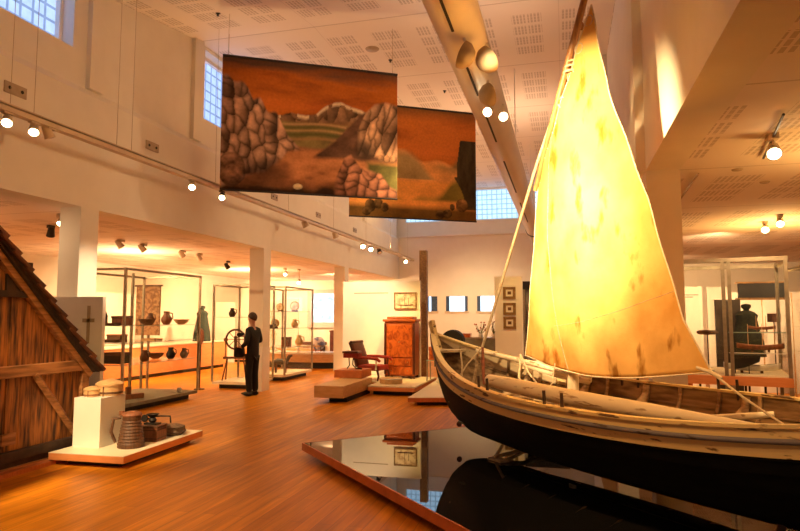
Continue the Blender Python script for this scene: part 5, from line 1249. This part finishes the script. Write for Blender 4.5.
# hands with fingers
def hand(sg, w, dirv, up):
    d = Vector(dirv).normalized(); u = Vector(up).normalized(); s = d.cross(u).normalized(); w = Vector(w)
    mb = MB().tube([w, w + d * .04, w + d * .085], [.024, .034, .032], 10, flat=.55)
    for k, ln in enumerate((.062, .07, .066, .052)):
        o = w + d * .08 + s * (-.027 + .018 * k); mb.tube([o, o + d * ln * .45, o + d * ln * .75 - u * .018, o + d * ln * .8 - u * .038], [.0085, .008, .0075, .006], 7)
    o = w + d * .03 - s * .03 ; mb.tube([o, o - s * .02 + d * .03, o - s * .018 + d * .055 - u * .015], [.011, .0095, .007], 7)
    mb.obj('hand', K['skin'], body)
hand(-1, (-.12, .22, 1.02), (.5, .8, -.1), (0, 0, 1)); hand(1, (.10, .26, 1.24), (-.5, .8, .2), (0, 0, 1))
JJ = [((0, -.005, .80), (.165, .125)), ((0, -.005, .96), (.155, .12)), ((0, -.005, 1.13), (.15, .115)), ((0, -.015, 1.32), (.155, .115)), ((0, -.002, 1.46), (.066, .064)),
      ((-.155, 0, 1.375), .066), ((-.225, -.035, 1.12), .055), ((-.175, .14, 1.02), .044), ((.155, 0, 1.375), .066), ((.235, -.025, 1.13), .055), ((.18, .17, 1.15), .044)]
skin('jacket', JJ, [(0, 1), (1, 2), (2, 3), (3, 4), (3, 5), (5, 6), (6, 7), (3, 8), (8, 9), (9, 10)], K['suit'], ps, 1)
JT = [((0, 0, .90), (.14, .11)), ((-.095, 0, .80), .095), ((-.095, .02, .48), .078), ((-.095, -.01, .07), .068), ((.095, 0, .80), .095), ((.095, .02, .48), .078), ((.095, -.01, .07), .068)]
skin('trousers', JT, [(0, 1), (1, 2), (2, 3), (0, 4), (4, 5), (5, 6)], K['suit'], ps, 0)
for sg in (-1, 1):
    MB().grid(lambda a, b: (sg * .095 + .047 * math.cos(2 * PI * b) * math.sin(PI * min(max(a, .02), .98)) ** .4, -.09 + .29 * a, .05 + .05 * math.sin(2 * PI * b) * math.sin(PI * min(max(a, .02), .98)) ** .4 * (1.15 - .5 * a) - .0 * a), 12, 14).obj('shoe', K['black'], ps)
MB().box(-.02, .02, .075, .10, 1.38, 1.44).obj('collar', K['suit'], ps)
bg = thing('shoulder_bag', 'black bag hanging in front of the standing visitor', 'bag', (-6.40, 12.02, 0), math.radians(78))
MB().lathe([(.10, .80), (.14, .84), (.13, .98), (.09, 1.02)], (-.03, .33, 0), 16, sx=1, sy=.7).obj('body', K['suit'], bg); MB().tube([(-.12, .30, 1.0), (-.10, .28, 1.035), (.06, .30, 1.035), (.06, .32, 1.0)], .009, 6).obj('strap', K['suit'], bg)
cm = thing('camera', 'black camera held up at chest height by the visitor', 'camera', (-6.40, 12.02, 0), math.radians(78))
MB().cbox((.02, .33, 1.27), (.14, .06, .09)).obj('body', K['black'], cm, bevel=.008); MB().tube([(.02, .36, 1.27), (.02, .43, 1.27)], .035, 14).obj('lens', K['black'], cm)

# ------------------------------------------------------------------ camera and world
cam = bpy.data.cameras.new('camera'); co = bpy.data.objects.new('camera', cam); COL.objects.link(co)
F = 622.; cam.sensor_width = 36; cam.lens = 36 * F / 800; cam.clip_start = .05
P = math.atan(51.5 / F); YAW = math.radians(14.808)
co.location = (0, 0, H); co.rotation_euler = (PI / 2 + P, 0, YAW)
S.camera = co
S.cycles.transparent_max_bounces = 48
S.cycles.max_bounces = 10
S.cycles.diffuse_bounces = 5
w = bpy.data.worlds.new('World'); S.world = w; w.use_nodes = True
w.node_tree.nodes['Background'].inputs[0].default_value = (1, .56, .30, 1); w.node_tree.nodes['Background'].inputs[1].default_value = .16
S.view_settings.view_transform = 'Standard'; S.view_settings.look = 'None'; S.view_settings.exposure = .95; S.view_settings.gamma = 1
S.view_settings.use_curve_mapping = False
